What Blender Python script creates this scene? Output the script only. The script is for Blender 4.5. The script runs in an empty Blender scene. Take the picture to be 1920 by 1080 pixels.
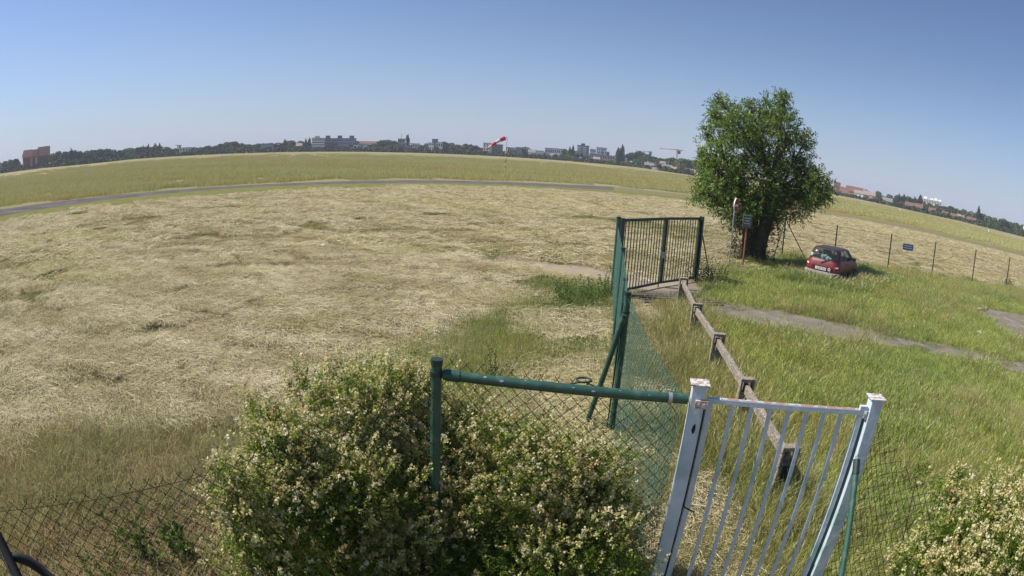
import bpy, math, random
import numpy as np
from mathutils import Vector, Matrix
random.seed(7); RNG = np.random.default_rng(7)
R = math.radians
scene = bpy.context.scene
col = scene.collection

# ------------------------------------------------------------------ camera, sky, sun
CAM_H, F_PX, K_PX = 4.0, 1161.784, 0.1
PITCH, ROLL = 0.2224032, 0.0630638
cp, sp, cr, sr = math.cos(PITCH), math.sin(PITCH), math.cos(ROLL), math.sin(ROLL)
BASE = np.array([[1, 0, 0], [0, sp, -cp], [0, cp, sp]])
MC = BASE @ np.array([[cr, -sr, 0], [sr, cr, 0], [0, 0, 1]])
cam = bpy.data.cameras.new('camera'); camo = bpy.data.objects.new('camera', cam); col.objects.link(camo)
M4 = Matrix.Identity(4)
for i in range(3):
    for j in range(3): M4[i][j] = MC[i][j]
M4[2][3] = CAM_H
camo.matrix_world = M4
cam.type = 'PANO'; cam.sensor_width = 36.0; cam.sensor_fit = 'HORIZONTAL'
cam.clip_start = 0.05; cam.clip_end = 12000
s = 1920 / 36.0
cc = cam if hasattr(cam, 'panorama_type') else cam.cycles
cc.panorama_type = 'FISHEYE_LENS_POLYNOMIAL'
cc.fisheye_fov = R(179)
cc.fisheye_polynomial_k0 = 0.0
cc.fisheye_polynomial_k1 = -s / F_PX
cc.fisheye_polynomial_k2 = 0.0
cc.fisheye_polynomial_k3 = -(s ** 3) * K_PX / 1e6 / F_PX
cc.fisheye_polynomial_k4 = 0.0
scene.camera = camo

SUN_EL = R(50); SUN_VEC = np.array([-0.985, 0.17, 0.0]); SUN_VEC /= np.linalg.norm(SUN_VEC)
sd = Vector((SUN_VEC[0] * math.cos(SUN_EL), SUN_VEC[1] * math.cos(SUN_EL), math.sin(SUN_EL)))
world = bpy.data.worlds.new('World'); scene.world = world; world.use_nodes = True
wn = world.node_tree.nodes; wl = world.node_tree.links
bg = wn['Background']; sky = wn.new('ShaderNodeTexSky')
sky.sky_type = 'NISHITA'; sky.sun_disc = False; sky.sun_elevation = SUN_EL
sky.sun_rotation = math.atan2(sd.x, sd.y)
sky.air_density = 1.0; sky.dust_density = .35; sky.ozone_density = 2.0; sky.altitude = 100
# pale layer of hazy air low over the horizon, all the way round
tcw = wn.new('ShaderNodeTexCoord'); sxw = wn.new('ShaderNodeSeparateXYZ'); mrw = wn.new('ShaderNodeMapRange'); mxw = wn.new('ShaderNodeMix')
mrw.interpolation_type = 'SMOOTHERSTEP'; mrw.inputs[1].default_value = -.22; mrw.inputs[2].default_value = .30; mrw.inputs[3].default_value = 1.0; mrw.inputs[4].default_value = 0.0
mxw.data_type = 'RGBA'; mxw.inputs[7].default_value = (3.6, 4.5, 6.5, 1)
wl.new(tcw.outputs['Generated'], sxw.inputs[0]); wl.new(sxw.outputs[2], mrw.inputs[0]); wl.new(mrw.outputs[0], mxw.inputs[0])
tnt = wn.new('ShaderNodeMix'); tnt.data_type = 'RGBA'; tnt.blend_type = 'MULTIPLY'; tnt.inputs[0].default_value = 1; tnt.inputs[7].default_value = (.88, .92, 1.08, 1)
wl.new(sky.outputs[0], tnt.inputs[6]); wl.new(tnt.outputs[2], mxw.inputs[6]); wl.new(mxw.outputs[2], bg.inputs[0]); bg.inputs[1].default_value = 0.063
sun = bpy.data.lights.new('sun', 'SUN'); sun.energy = 4.6; sun.angle = R(0.5); sun.color = (1.0, 0.95, 0.86)
suno = bpy.data.objects.new('sun', sun); col.objects.link(suno)
suno.rotation_euler = sd.to_track_quat('Z', 'Y').to_euler(); suno.location = (0, 0, 60)
scene.view_settings.view_transform = 'Standard'; scene.view_settings.look = 'None'
scene.view_settings.exposure = 0.70; scene.view_settings.gamma = 1.0
scene.view_settings.use_curve_mapping = False
scene.render.engine = 'CYCLES'
scene.cycles.max_bounces = 6; scene.cycles.transparent_max_bounces = 12
scene.cycles.use_denoising = True

# ------------------------------------------------------------------ survey helpers (photo pixel -> place on the ground)
def ray(px, py):
    x = px - 960.0; y = -(py - 540.0)
    r = math.hypot(x, y); th = r / F_PX * (1 + K_PX * r * r / 1e6)
    ph = math.atan2(y, x)
    c = np.array([math.sin(th) * math.cos(ph), math.sin(th) * math.sin(ph), -math.cos(th)])
    return MC @ c
def P(px, py, z=0.0):
    d = ray(px, py); t = (z - CAM_H) / d[2]
    return np.array([d[0] * t, d[1] * t, z])
def AT(px, py, dist):
    """point seen at this pixel at horizontal distance dist"""
    d = ray(px, py); t = dist / math.hypot(d[0], d[1])
    return np.array([d[0] * t, d[1] * t, CAM_H + d[2] * t])
_rt = np.linspace(0, 1500, 1501); _tt = _rt / F_PX * (1 + K_PX * _rt ** 2 / 1e6)
def proj(X, Y, Z):
    d = np.stack([X, Y, Z - CAM_H], -1).astype(float); d /= np.linalg.norm(d, axis=-1, keepdims=True)
    c = d @ MC
    th = np.arccos(np.clip(-c[..., 2], -1, 1)); r = np.interp(th, _tt, _rt, right=3000)
    ph = np.arctan2(c[..., 1], c[..., 0])
    return 960 + r * np.cos(ph), 540 - r * np.sin(ph)
def inview(X, Y, m=160):
    px, py = proj(X, Y, np.zeros_like(X))
    return (px > -m) & (px < 1920 + m) & (py > 100) & (py < 1080 + m * 1.6)
def polyP(pts): return np.array([P(*p)[:2] for p in pts])
def inside(poly, X, Y):
    r = np.zeros(X.shape, bool); n = len(poly); j = n - 1
    for i in range(n):
        xi, yi = poly[i]; xj, yj = poly[j]
        if yi != yj:
            r ^= ((yi > Y) != (yj > Y)) & (X < (xj - xi) * (Y - yi) / (yj - yi) + xi)
        j = i
    return r
# value noise
_lat = RNG.random((256, 256))
def vnoise(X, Y, f):
    x = X * f; y = Y * f; xi = np.floor(x).astype(int); yi = np.floor(y).astype(int)
    u = x - xi; v = y - yi; u = u * u * (3 - 2 * u); v = v * v * (3 - 2 * v)
    g = lambda a, b: _lat[a & 255, b & 255]
    return (g(xi, yi) * (1 - u) + g(xi + 1, yi) * u) * (1 - v) + (g(xi, yi + 1) * (1 - u) + g(xi + 1, yi + 1) * u) * v

# ------------------------------------------------------------------ materials
MATS = {}
def mat(name, c, rough=0.8, c2=None, scale=8.0, detail=4.0, bump=0.0, bscale=None, metal=0.0, trans=0.0, attr=None, spec=0.3,
        c3=None, scale3=0.2, coord='Object', stretch=(1, 1, 1), lo=0.35, hi=0.65, coat=0.0, c3lo=0.45, c3hi=0.62):
    if name in MATS: return MATS[name]
    m = bpy.data.materials.new(name); m.use_nodes = True; MATS[name] = m
    nt = m.node_tree; N = nt.nodes; L = nt.links; b = N['Principled BSDF']
    b.inputs['Roughness'].default_value = rough; b.inputs['Metallic'].default_value = metal
    b.inputs['Specular IOR Level'].default_value = spec
    b.inputs['Coat Weight'].default_value = coat
    if coord == 'World':
        g = N.new('ShaderNodeNewGeometry'); cs = g.outputs['Position']
    else:
        tc = N.new('ShaderNodeTexCoord'); cs = tc.outputs['Object']
    mp = N.new('ShaderNodeMapping'); mp.inputs['Scale'].default_value = stretch; L.new(cs, mp.inputs[0]); cs2 = mp.outputs[0]
    out = None
    if c2 is not None:
        n = N.new('ShaderNodeTexNoise'); n.inputs['Scale'].default_value = scale; n.inputs['Detail'].default_value = detail
        L.new(cs2, n.inputs['Vector'])
        mr = N.new('ShaderNodeMapRange'); mr.inputs[1].default_value = lo; mr.inputs[2].default_value = hi; L.new(n.outputs[0], mr.inputs[0])
        mx = N.new('ShaderNodeMix'); mx.data_type = 'RGBA'; L.new(mr.outputs[0], mx.inputs[0])
        mx.inputs[6].default_value = (*c, 1); mx.inputs[7].default_value = (*c2, 1); out = mx.outputs[2]
    if c3 is not None:
        n = N.new('ShaderNodeTexNoise'); n.inputs['Scale'].default_value = scale3; n.inputs['Detail'].default_value = 3
        L.new(cs2, n.inputs['Vector'])
        mr = N.new('ShaderNodeMapRange'); mr.inputs[1].default_value = c3lo; mr.inputs[2].default_value = c3hi; L.new(n.outputs[0], mr.inputs[0])
        mx = N.new('ShaderNodeMix'); mx.data_type = 'RGBA'; L.new(mr.outputs[0], mx.inputs[0])
        if out: L.new(out, mx.inputs[6])
        else: mx.inputs[6].default_value = (*c, 1)
        mx.inputs[7].default_value = (*c3, 1); out = mx.outputs[2]
    if attr:
        a = N.new('ShaderNodeAttribute'); a.attribute_name = attr
        mx = N.new('ShaderNodeMix'); mx.data_type = 'RGBA'; mx.blend_type = 'MULTIPLY'; mx.inputs[0].default_value = 1
        if out: L.new(out, mx.inputs[6])
        else: mx.inputs[6].default_value = (*c, 1)
        L.new(a.outputs['Color'], mx.inputs[7]); out = mx.outputs[2]
    if out: L.new(out, b.inputs['Base Color'])
    else: b.inputs['Base Color'].default_value = (*c, 1)
    if bump:
        n = N.new('ShaderNodeTexNoise'); n.inputs['Scale'].default_value = bscale or scale * 3; n.inputs['Detail'].default_value = 5
        L.new(cs2, n.inputs['Vector']); bp = N.new('ShaderNodeBump'); bp.inputs['Strength'].default_value = bump
        bp.inputs['Distance'].default_value = 0.05
        L.new(n.outputs[0], bp.inputs['Height']); L.new(bp.outputs[0], b.inputs['Normal'])
    if trans:
        t = N.new('ShaderNodeBsdfTranslucent'); ms = N.new('ShaderNodeMixShader'); ms.inputs[0].default_value = trans
        if out: L.new(out, t.inputs[0])
        else: t.inputs[0].default_value = (*c, 1)
        L.new(b.outputs[0], ms.inputs[1]); L.new(t.outputs[0], ms.inputs[2]); L.new(ms.outputs[0], N['Material Output'].inputs[0])
    return m

# ------------------------------------------------------------------ object helpers
def tag(o, label=None, cat=None, group=None, kind=None):
    if label: o['label'] = label
    if cat: o['category'] = cat
    if group: o['group'] = group
    if kind: o['kind'] = kind
    return o
def empty(name, loc=(0, 0, 0), rz=0.0, label=None, cat=None, group=None):
    o = bpy.data.objects.new(name, None); col.objects.link(o); o.location = loc; o.rotation_euler = (0, 0, rz)
    o.empty_display_size = 0.2
    return tag(o, label, cat, group)
class MB:
    def __init__(s): s.v = []; s.f = []; s.n = 0; s.c = []
    def add(s, V, F, c=None):
        V = np.asarray(V, float).reshape(-1, 3)
        s.v.append(V); s.f.extend([tuple(i + s.n for i in f) for f in F]); s.n += len(V)
        return s
    def box(s, x0, x1, y0, y1, z0, z1, M=None):
        V = np.array([(x, y, z) for z in (z0, z1) for y in (y0, y1) for x in (x0, x1)], float)
        if M is not None: V = V @ np.array(M)[:3, :3].T + np.array(M)[:3, 3]
        return s.add(V, [(0, 2, 3, 1), (4, 5, 7, 6), (0, 1, 5, 4), (2, 6, 7, 3), (0, 4, 6, 2), (1, 3, 7, 5)])
    def beam(s, a, b, w, h, up=(0, 0, 1)):
        a = np.array(a, float); b = np.array(b, float); d = b - a; d /= np.linalg.norm(d)
        sx = np.cross(d, up); sx /= np.linalg.norm(sx); uz = np.cross(sx, d)
        V = [p + sx * i * w / 2 + uz * j * h / 2 for p in (a, b) for j in (-1, 1) for i in (-1, 1)]
        return s.add(V, [(0, 1, 3, 2), (4, 6, 7, 5), (0, 4, 5, 1), (2, 3, 7, 6), (0, 2, 6, 4), (1, 5, 7, 3)])
    def tube(s, pts, r, n=8, cap=True):
        pts = [np.array(p, float) for p in pts]; rr = r if hasattr(r, '__len__') else [r] * len(pts)
        V = []; up = None
        for i, p in enumerate(pts):
            d = pts[min(i + 1, len(pts) - 1)] - pts[max(i - 1, 0)]; d = d / (np.linalg.norm(d) + 1e-9)
            if up is None:
                up = np.array([0, 0, 1.0]) if abs(d[2]) < .9 else np.array([1.0, 0, 0])
            a = np.cross(d, up); a /= np.linalg.norm(a) + 1e-9; b2 = np.cross(a, d); up = b2
            for k in range(n):
                t = 2 * math.pi * k / n; V.append(p + rr[i] * (a * math.cos(t) + b2 * math.sin(t)))
        F = [(i * n + k, i * n + (k + 1) % n, (i + 1) * n + (k + 1) % n, (i + 1) * n + k) for i in range(len(pts) - 1) for k in range(n)]
        if cap: F += [tuple(range(n - 1, -1, -1)), tuple((len(pts) - 1) * n + k for k in range(n))]
        return s.add(V, F)
    def cyl(s, c, r, z0, z1, n=16, r2=None):
        return s.tube([(c[0], c[1], z0), (c[0], c[1], z1)], [r, r if r2 is None else r2], n)
    def build(s, name, m, parent=None, smooth=False, loc=None, bevel=0):
        me = bpy.data.meshes.new(name); V = np.concatenate(s.v) if s.v else np.zeros((0, 3))
        me.from_pydata(V.tolist(), [], s.f); me.update()
        if isinstance(m, (list, tuple)):
            for q in m: me.materials.append(q)
        elif m: me.materials.append(m)
        if smooth:
            me.shade_smooth()
        o = bpy.data.objects.new(name, me); col.objects.link(o)
        if parent: o.parent = parent
        if loc is not None: o.location = loc
        if bevel:
            b = o.modifiers.new('bevel', 'BEVEL'); b.width = bevel; b.segments = 2; b.limit_method = 'ANGLE'
        return o
def fast_mesh(name, V, F4=None, F3=None, m=None, parent=None, colr=None, smooth=False, link=True):
    """numpy arrays -> mesh; F4 (n,4) or F3 (n,3)"""
    F = F4 if F4 is not None else F3; k = F.shape[1]
    me = bpy.data.meshes.new(name); me.vertices.add(len(V)); me.vertices.foreach_set('co', np.asarray(V, np.float32).ravel())
    me.loops.add(F.size); me.loops.foreach_set('vertex_index', F.astype(np.int32).ravel())
    me.polygons.add(len(F)); me.polygons.foreach_set('loop_start', np.arange(0, F.size, k, dtype=np.int32))
    me.polygons.foreach_set('loop_total', np.full(len(F), k, np.int32))
    me.update(calc_edges=True)
    if colr is not None:
        a = me.color_attributes.new('col', 'FLOAT_COLOR', 'POINT')
        a.data.foreach_set('color', np.concatenate([colr, np.ones((len(colr), 1))], 1).astype(np.float32).ravel())
    if m: me.materials.append(m)
    if smooth: me.shade_smooth()
    o = bpy.data.objects.new(name, me)
    if link: col.objects.link(o)
    if parent: o.parent = parent
    return o
def copy_tree(o, parent=None, **kw):
    c = o.copy(); col.objects.link(c)
    if parent is not None: c.parent = parent
    for ch in o.children: copy_tree(ch, c)
    return c
def scatter(name, src, X, Y, Z, rot, scl, label, cat):
    """one object of ground cover: copies of a small patch set on points"""
    n = len(X); me = bpy.data.meshes.new(name); me.vertices.add(n)
    me.vertices.foreach_set('co', np.stack([X, Y, Z], -1).astype(np.float32).ravel())
    for nm, arr in (('rot', rot), ('scl', scl)):
        a = me.attributes.new(nm, 'FLOAT', 'POINT'); a.data.foreach_set('value', arr.astype(np.float32))
    me.update()
    o = bpy.data.objects.new(name, me); col.objects.link(o); tag(o, label, cat, kind='stuff')
    ng = bpy.data.node_groups.new(name, 'GeometryNodeTree')
    ng.interface.new_socket('Geometry', in_out='INPUT', socket_type='NodeSocketGeometry')
    ng.interface.new_socket('Geometry', in_out='OUTPUT', socket_type='NodeSocketGeometry')
    N = ng.nodes; L = ng.links
    gi = N.new('NodeGroupInput'); go = N.new('NodeGroupOutput'); ip = N.new('GeometryNodeInstanceOnPoints')
    oi = N.new('GeometryNodeObjectInfo'); oi.inputs['Object'].default_value = src
    ra = N.new('GeometryNodeInputNamedAttribute'); ra.data_type = 'FLOAT'; ra.inputs[0].default_value = 'rot'
    sa = N.new('GeometryNodeInputNamedAttribute'); sa.data_type = 'FLOAT'; sa.inputs[0].default_value = 'scl'
    cx = N.new('ShaderNodeCombineXYZ'); L.new(ra.outputs[0], cx.inputs[2])
    L.new(gi.outputs[0], ip.inputs['Points']); L.new(oi.outputs['Geometry'], ip.inputs['Instance'])
    L.new(cx.outputs[0], ip.inputs['Rotation']); L.new(sa.outputs[0], ip.inputs['Scale']); L.new(ip.outputs[0], go.inputs[0])
    md = o.modifiers.new('scatter', 'NODES'); md.node_group = ng
    return o
def scatter_region(name, src, poly, spacing, label, cat, smin=.8, smax=1.2, exclude=(), z=0.0, keep=None, zf=None):
    x0, y0 = poly.min(0); x1, y1 = poly.max(0)
    xs = np.arange(x0, x1, spacing); ys = np.arange(y0, y1, spacing)
    X, Y = np.meshgrid(xs, ys); X = X.ravel() + RNG.uniform(-.5, .5, X.size) * spacing; Y = Y.ravel() + RNG.uniform(-.5, .5, Y.size) * spacing
    k = inside(poly, X, Y) & inview(X, Y)
    for e in exclude: k &= ~inside(e, X, Y)
    if keep is not None: k &= keep(X, Y)
    X = X[k]; Y = Y[k]
    Z = zf(X, Y) if zf else np.full(len(X), z)
    return scatter(name, src, X, Y, Z, RNG.uniform(0, 6.28, len(X)), RNG.uniform(smin, smax, len(X)), label, cat)

# ------------------------------------------------------------------ zones of the ground (from the survey)
TAX_TOP = [(-140, 414), (0, 392.5), (100, 379), (200, 368), (300, 358.5), (400, 351), (480, 346.5), (640, 340), (800, 338), (900, 340), (960, 341.5), (1060, 346), (1150, 350), (1250, 361), (1300, 366), (1400, 376.5), (1500, 390), (1600, 404), (1700, 422), (1800, 446), (1900, 470), (2040, 505)]
TAX_BOT = [(-140, 433), (0, 406), (100, 389), (200, 375), (300, 364.5), (400, 356), (480, 350.5), (640, 345), (800, 343), (900, 345), (960, 346.5), (1060, 351.5), (1150, 357), (1250, 367), (1300, 372), (1400, 383.5), (1500, 397), (1600, 412), (1700, 431), (1800, 454), (1900, 478), (2040, 513)]
top_w = polyP(TAX_TOP); bot_w = polyP(TAX_BOT)
far_edge = [P(-140, 395)[:2] * 12]
TALL = np.concatenate([top_w, np.array([(500, 60), (900, 460), (450, 820), (-60, 850), (-460, 700), (-520, 310), (-300, 60)])])
PATH_FIELD = polyP([(868, 476), (920, 479), (980, 486), (1050, 497), (1148, 505), (1240, 516), (1330, 530), (1325, 562), (1240, 566), (1190, 548), (1148, 532), (1085, 527), (1030, 515), (975, 497), (900, 484)])
PATH = polyP([(1190, 545), (1300, 548), (1340, 564), (1400, 574), (1460, 583), (1540, 600), (1640, 620), (1720, 638), (1780, 650), (1850, 661), (1920, 680), (2010, 705), (2010, 735), (1920, 703), (1860, 686), (1800, 673), (1720, 659), (1640, 646), (1540, 633), (1480, 622), (1420, 611), (1350, 594), (1320, 580), (1190, 572)])
PARKING = polyP([(1832, 578), (1870, 580), (1920, 590), (2050, 622), (2050, 760), (1960, 695), (1918, 654), (1888, 625), (1850, 600)])
LAWN = polyP([(1325, 520), (1400, 490), (1480, 482), (1640, 502), (1740, 516), (1880, 540), (2060, 578), (2100, 1250), (1500, 1250), (1390, 815), (1337, 700), (1299, 632), (1283, 565), (1300, 545)])
STRIP = np.array([(1.6, 3.9), (3.3, 3.9), (3.45, 6.0), (3.7, 8.4), (4.0, 10.9), (4.2, 13.2), (4.6, 17.0), (4.4, 17.8), (3.1, 17.2), (2.3, 12.8), (1.65, 8.2), (1.55, 4.4)])
GREENW = polyP([(975, 545), (1010, 522), (1060, 530), (1148, 540), (1150, 610), (1120, 690), (1085, 700), (1080, 630), (1045, 585), (1000, 560)])
OLIVE = polyP([(660, 700), (740, 668), (800, 655), (850, 620), (900, 612), (940, 575), (985, 560), (1015, 640), (1000, 705), (960, 760), (800, 760)])
BARE = polyP([(1010, 640), (1060, 650), (1150, 620), (1150, 1000), (1000, 900), (985, 720)])
MARGIN = polyP([(-300, 850), (0, 815), (200, 795), (420, 770), (560, 745), (640, 705), (760, 690), (960, 760), (1150, 780), (1220, 1300), (-500, 1600)])
ALLHARD = [PATH, PATH + np.array([-.12, -.12]), PATH + np.array([.05, .12]), PATH + np.array([-.2, -.32]), PATH_FIELD, PARKING]
FLAT2 = np.concatenate([top_w, polyP([(x, y + 17) for x, y in TAX_BOT])[::-1]])
def rowphase(X, Y):
    k = np.clip(1.05 - (Y - 16) / 26, .12, 1.05)
    return (Y - X * k) / np.sqrt(1 + k * k) * 2 * math.pi / 2.9 + 2.2 * vnoise(X, Y, .13)
def thin(X, Y):
    return ((np.sin(rowphase(X, Y)) < -.25) & (vnoise(X + 7, Y, .35) > .33)) | (vnoise(X * .5 - Y * .4 + 31, Y * .8 + X * .7, .22) > .60)
def relief(X, Y):
    h = vnoise(X + 40, Y * 1.6, .8) * .05 + vnoise(X * 1.0, Y * 2.2, 2.1) * .05 + vnoise(X, Y, 6.) * .02
    rows = np.sin(rowphase(X, Y)) * .065
    w = np.clip((np.hypot(X, Y) - 6) / 4, 0, 1) * np.clip((60 - Y) / 10, 0, 1)
    m = np.ones_like(X)
    for pl in (LAWN, STRIP, PATH_FIELD, MARGIN, TALL, FLAT2): m[inside(pl, X, Y)] = 0
    return (h - .07 + rows) * w * m

# ground sheet
def axis(segs):
    out = [segs[0][0]]
    for a, b, st in segs:
        n = max(1, int(round((b - a) / st))); out += list(np.linspace(a, b, n + 1)[1:])
    return np.array(out)
gx = axis([(-9000, -1000, 1600), (-1000, -200, 100), (-200, -60, 8), (-60, -14, .7), (-14, 20, .2), (20, 50, .6), (50, 200, 8), (200, 1000, 100), (1000, 9000, 1600)])
gy = axis([(-3000, -200, 700), (-200, 0, 20), (0, 24, .2), (24, 50, .4), (50, 90, 2), (90, 400, 10), (400, 1000, 100), (1000, 10000, 1500)])
GX, GY = np.meshgrid(gx, gy); gz = relief(GX, GY); W = len(gx)
idx = np.arange(len(gy) * W).reshape(len(gy), W)
F = np.stack([idx[:-1, :-1], idx[:-1, 1:], idx[1:, 1:], idx[1:, :-1]], -1).reshape(-1, 4)
def softmask(pl, k=3):
    m = inside(pl, GX, GY).astype(float)
    for _ in range(k):
        p = np.pad(m, 1, mode='edge'); m = (p[1:-1, 1:-1] * 2 + p[:-2, 1:-1] + p[2:, 1:-1] + p[1:-1, :-2] + p[1:-1, 2:]) / 6
    return m
C_HAY = np.array([.30, .25, .155]); C_GREEN = np.array([.17, .19, .06]); C_DRY = np.array([.21, .165, .075]); C_OLIVE = np.array([.16, .15, .05]); C_BARE = np.array([.24, .165, .095])
gc = np.tile(C_HAY, GX.shape + (1,)).astype(float)
for pl, c, k in ((MARGIN, C_DRY * .85, 6), (OLIVE, C_OLIVE, 5), (GREENW, C_GREEN, 3), (BARE, C_BARE, 4), (STRIP, C_DRY, 1), (LAWN, C_GREEN, 1)):
    w = softmask(pl, k)[..., None]; gc = gc * (1 - w) + c * w
ng = vnoise(GX, GY, .25)[..., None]; gc *= .85 + .3 * ng
m_ground = mat('ground_soil_and_stubble', (1, 1, 1), 1.0, (.66, .66, .62), 3.0, 10, bump=1.0, bscale=9, attr='col', coord='World', spec=0.0)
g = fast_mesh('ground', np.stack([GX, GY, gz], -1).reshape(-1, 3), F4=F, m=m_ground, colr=gc.reshape(-1, 3), smooth=True); tag(g, kind='structure')

def sheet(name, poly, z, m, sub=None, jit=0.0):
    pts = []
    n = len(poly)
    for i in range(n):
        a = poly[i]; b = poly[(i + 1) % n]; L = np.linalg.norm(b - a); k = max(1, int(L / sub)) if sub else 1
        k = min(k, 60)
        for j in range(k):
            q = a + (b - a) * j / k
            pts.append((q[0] + random.uniform(-jit, jit), q[1] + random.uniform(-jit, jit), z))
    me = bpy.data.meshes.new(name); me.from_pydata(pts, [], [tuple(range(len(pts)))]); me.materials.append(m)
    o = bpy.data.objects.new(name, me); col.objects.link(o); tag(o, kind='structure'); return o
def strip(name, A, B, z, m):
    n = len(A); V = [(a[0], a[1], z) for a in A] + [(b[0], b[1], z) for b in B]
    me = bpy.data.meshes.new(name); me.from_pydata(V, [], [(i, i + 1, n + i + 1, n + i) for i in range(n - 1)]); me.materials.append(m)
    o = bpy.data.objects.new(name, me); col.objects.link(o); tag(o, kind='structure'); return o
m_tall = mat('meadow', (.22, .20, .10), 1.0, (.17, .165, .075), .05, 8, bump=.6, bscale=1.5, coord='World', c3=(.25, .215, .12), scale3=.02, stretch=(.3, 1.0, 1), spec=0)
m_asph = mat('asphalt', (.155, .132, .115), 1.0, (.22, .19, .165), 1.6, 10, bump=.6, bscale=40, coord='World', c3=(.16, .15, .10), scale3=1.1, spec=0.0)
m_over = mat('overgrown_asphalt', (.14, .135, .07), .95, (.18, .16, .09), .8, 6, bump=.3, coord='World', spec=0.0)
m_verge = mat('verge', (.12, .13, .045), .95, (.17, .16, .07), .9, 6, bump=.6, bscale=9, coord='World', spec=0.0)
m_pale = mat('bleached_stubble', (.28, .24, .135), .95, (.22, .19, .10), .05, 6, coord='World', spec=0.0)
m_white = mat('road_paint', (.34, .33, .30), .8, (.16, .155, .15), 2.5, 5, coord='World', spec=0.0)
sheet('meadow', TALL, .01, m_tall)
m_taxi = mat('taxiway_asphalt', (.085, .08, .08), 1.0, (.125, .115, .11), .5, 8, coord='World', spec=0.0)
strip('taxiway', top_w[:13], bot_w[:13], .02, m_taxi)
strip('overgrown_taxiway', top_w[12:], bot_w[12:], .018, m_over)
vb = polyP([(x, y + 7 + 4 * (x < 500)) for x, y in TAX_BOT])
strip('grass_verge', bot_w[:16], vb[:16], .014, m_verge)
def lerp_edges(A, B, t): return A * (1 - t) + B * t
strip('edge_line', lerp_edges(top_w[1:14], bot_w[1:14], .05), lerp_edges(top_w[1:14], bot_w[1:14], .085), .026, m_white)
for i, (x0, y0, x1, y1) in enumerate([(16, 398.5, 42, 395), (78, 389, 96, 386.5), (128, 380.5, 142, 378.8)]):
    a = P(x0, y0)[:2]; b = P(x1, y1)[:2]; d = (b - a) / np.linalg.norm(b - a); nrm = np.array([-d[1], d[0]]) * .12
    strip('centre_line', np.array([a + nrm, b + nrm]), np.array([a - nrm, b - nrm]), .026, m_white)
# bleached strips in the far field
for pts, hw, nm in (([(905, 294), (960, 297), (1060, 303), (1160, 316), (1290, 336.5), (1420, 350), (1565, 373.5), (1690, 400), (1760, 415.5), (1900, 458), (2000, 490)], 1.0, 'bleached_track'),
                    ([(540, 299), (640, 298), (740, 297), (850, 297)], .45, 'mown_track'),
                    ([(1200, 330), (1290, 345), (1400, 362), (1565, 386), (1700, 412)], .6, 'mown_track')):
    A = polyP([(x, y - hw) for x, y in pts]); B = polyP([(x, y + hw) for x, y in pts]); strip(nm, A, B, .03, m_pale)
sheet('stubble_field', polyP([(-60, 331), (0, 323.5), (60, 317), (120, 311.5), (200, 304), (250, 301), (262, 304.5), (190, 312), (100, 325.5), (0, 338.5), (-60, 347)]), .03, m_pale)
sheet('gate_path', PATH_FIELD, .012, mat('worn_path', (.23, .19, .155), .95, (.27, .22, .14), 1.5, 8, bump=.3, coord='World'), .5, .12)
sheet('asphalt_path', PATH, .018, m_asph, .5, .07)
sheet('parking_area', PARKING, .012, m_asph, .5, .07)
a = P(1866, 587)[:2]; b = P(1935, 622)[:2]; d = (b - a) / np.linalg.norm(b - a); nr = np.array([-d[1], d[0]]) * .05
strip('parking_line', np.array([a + nr, b + nr]), np.array([a - nr, b - nr]), .018, m_white)
a = P(1895, 638)[:2]; b = P(1935, 668)[:2]; d = (b - a) / np.linalg.norm(b - a); nr = np.array([-d[1], d[0]]) * .05
strip('parking_line', np.array([a + nr, b + nr]), np.array([a - nr, b - nr]), .018, m_white)

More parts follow.
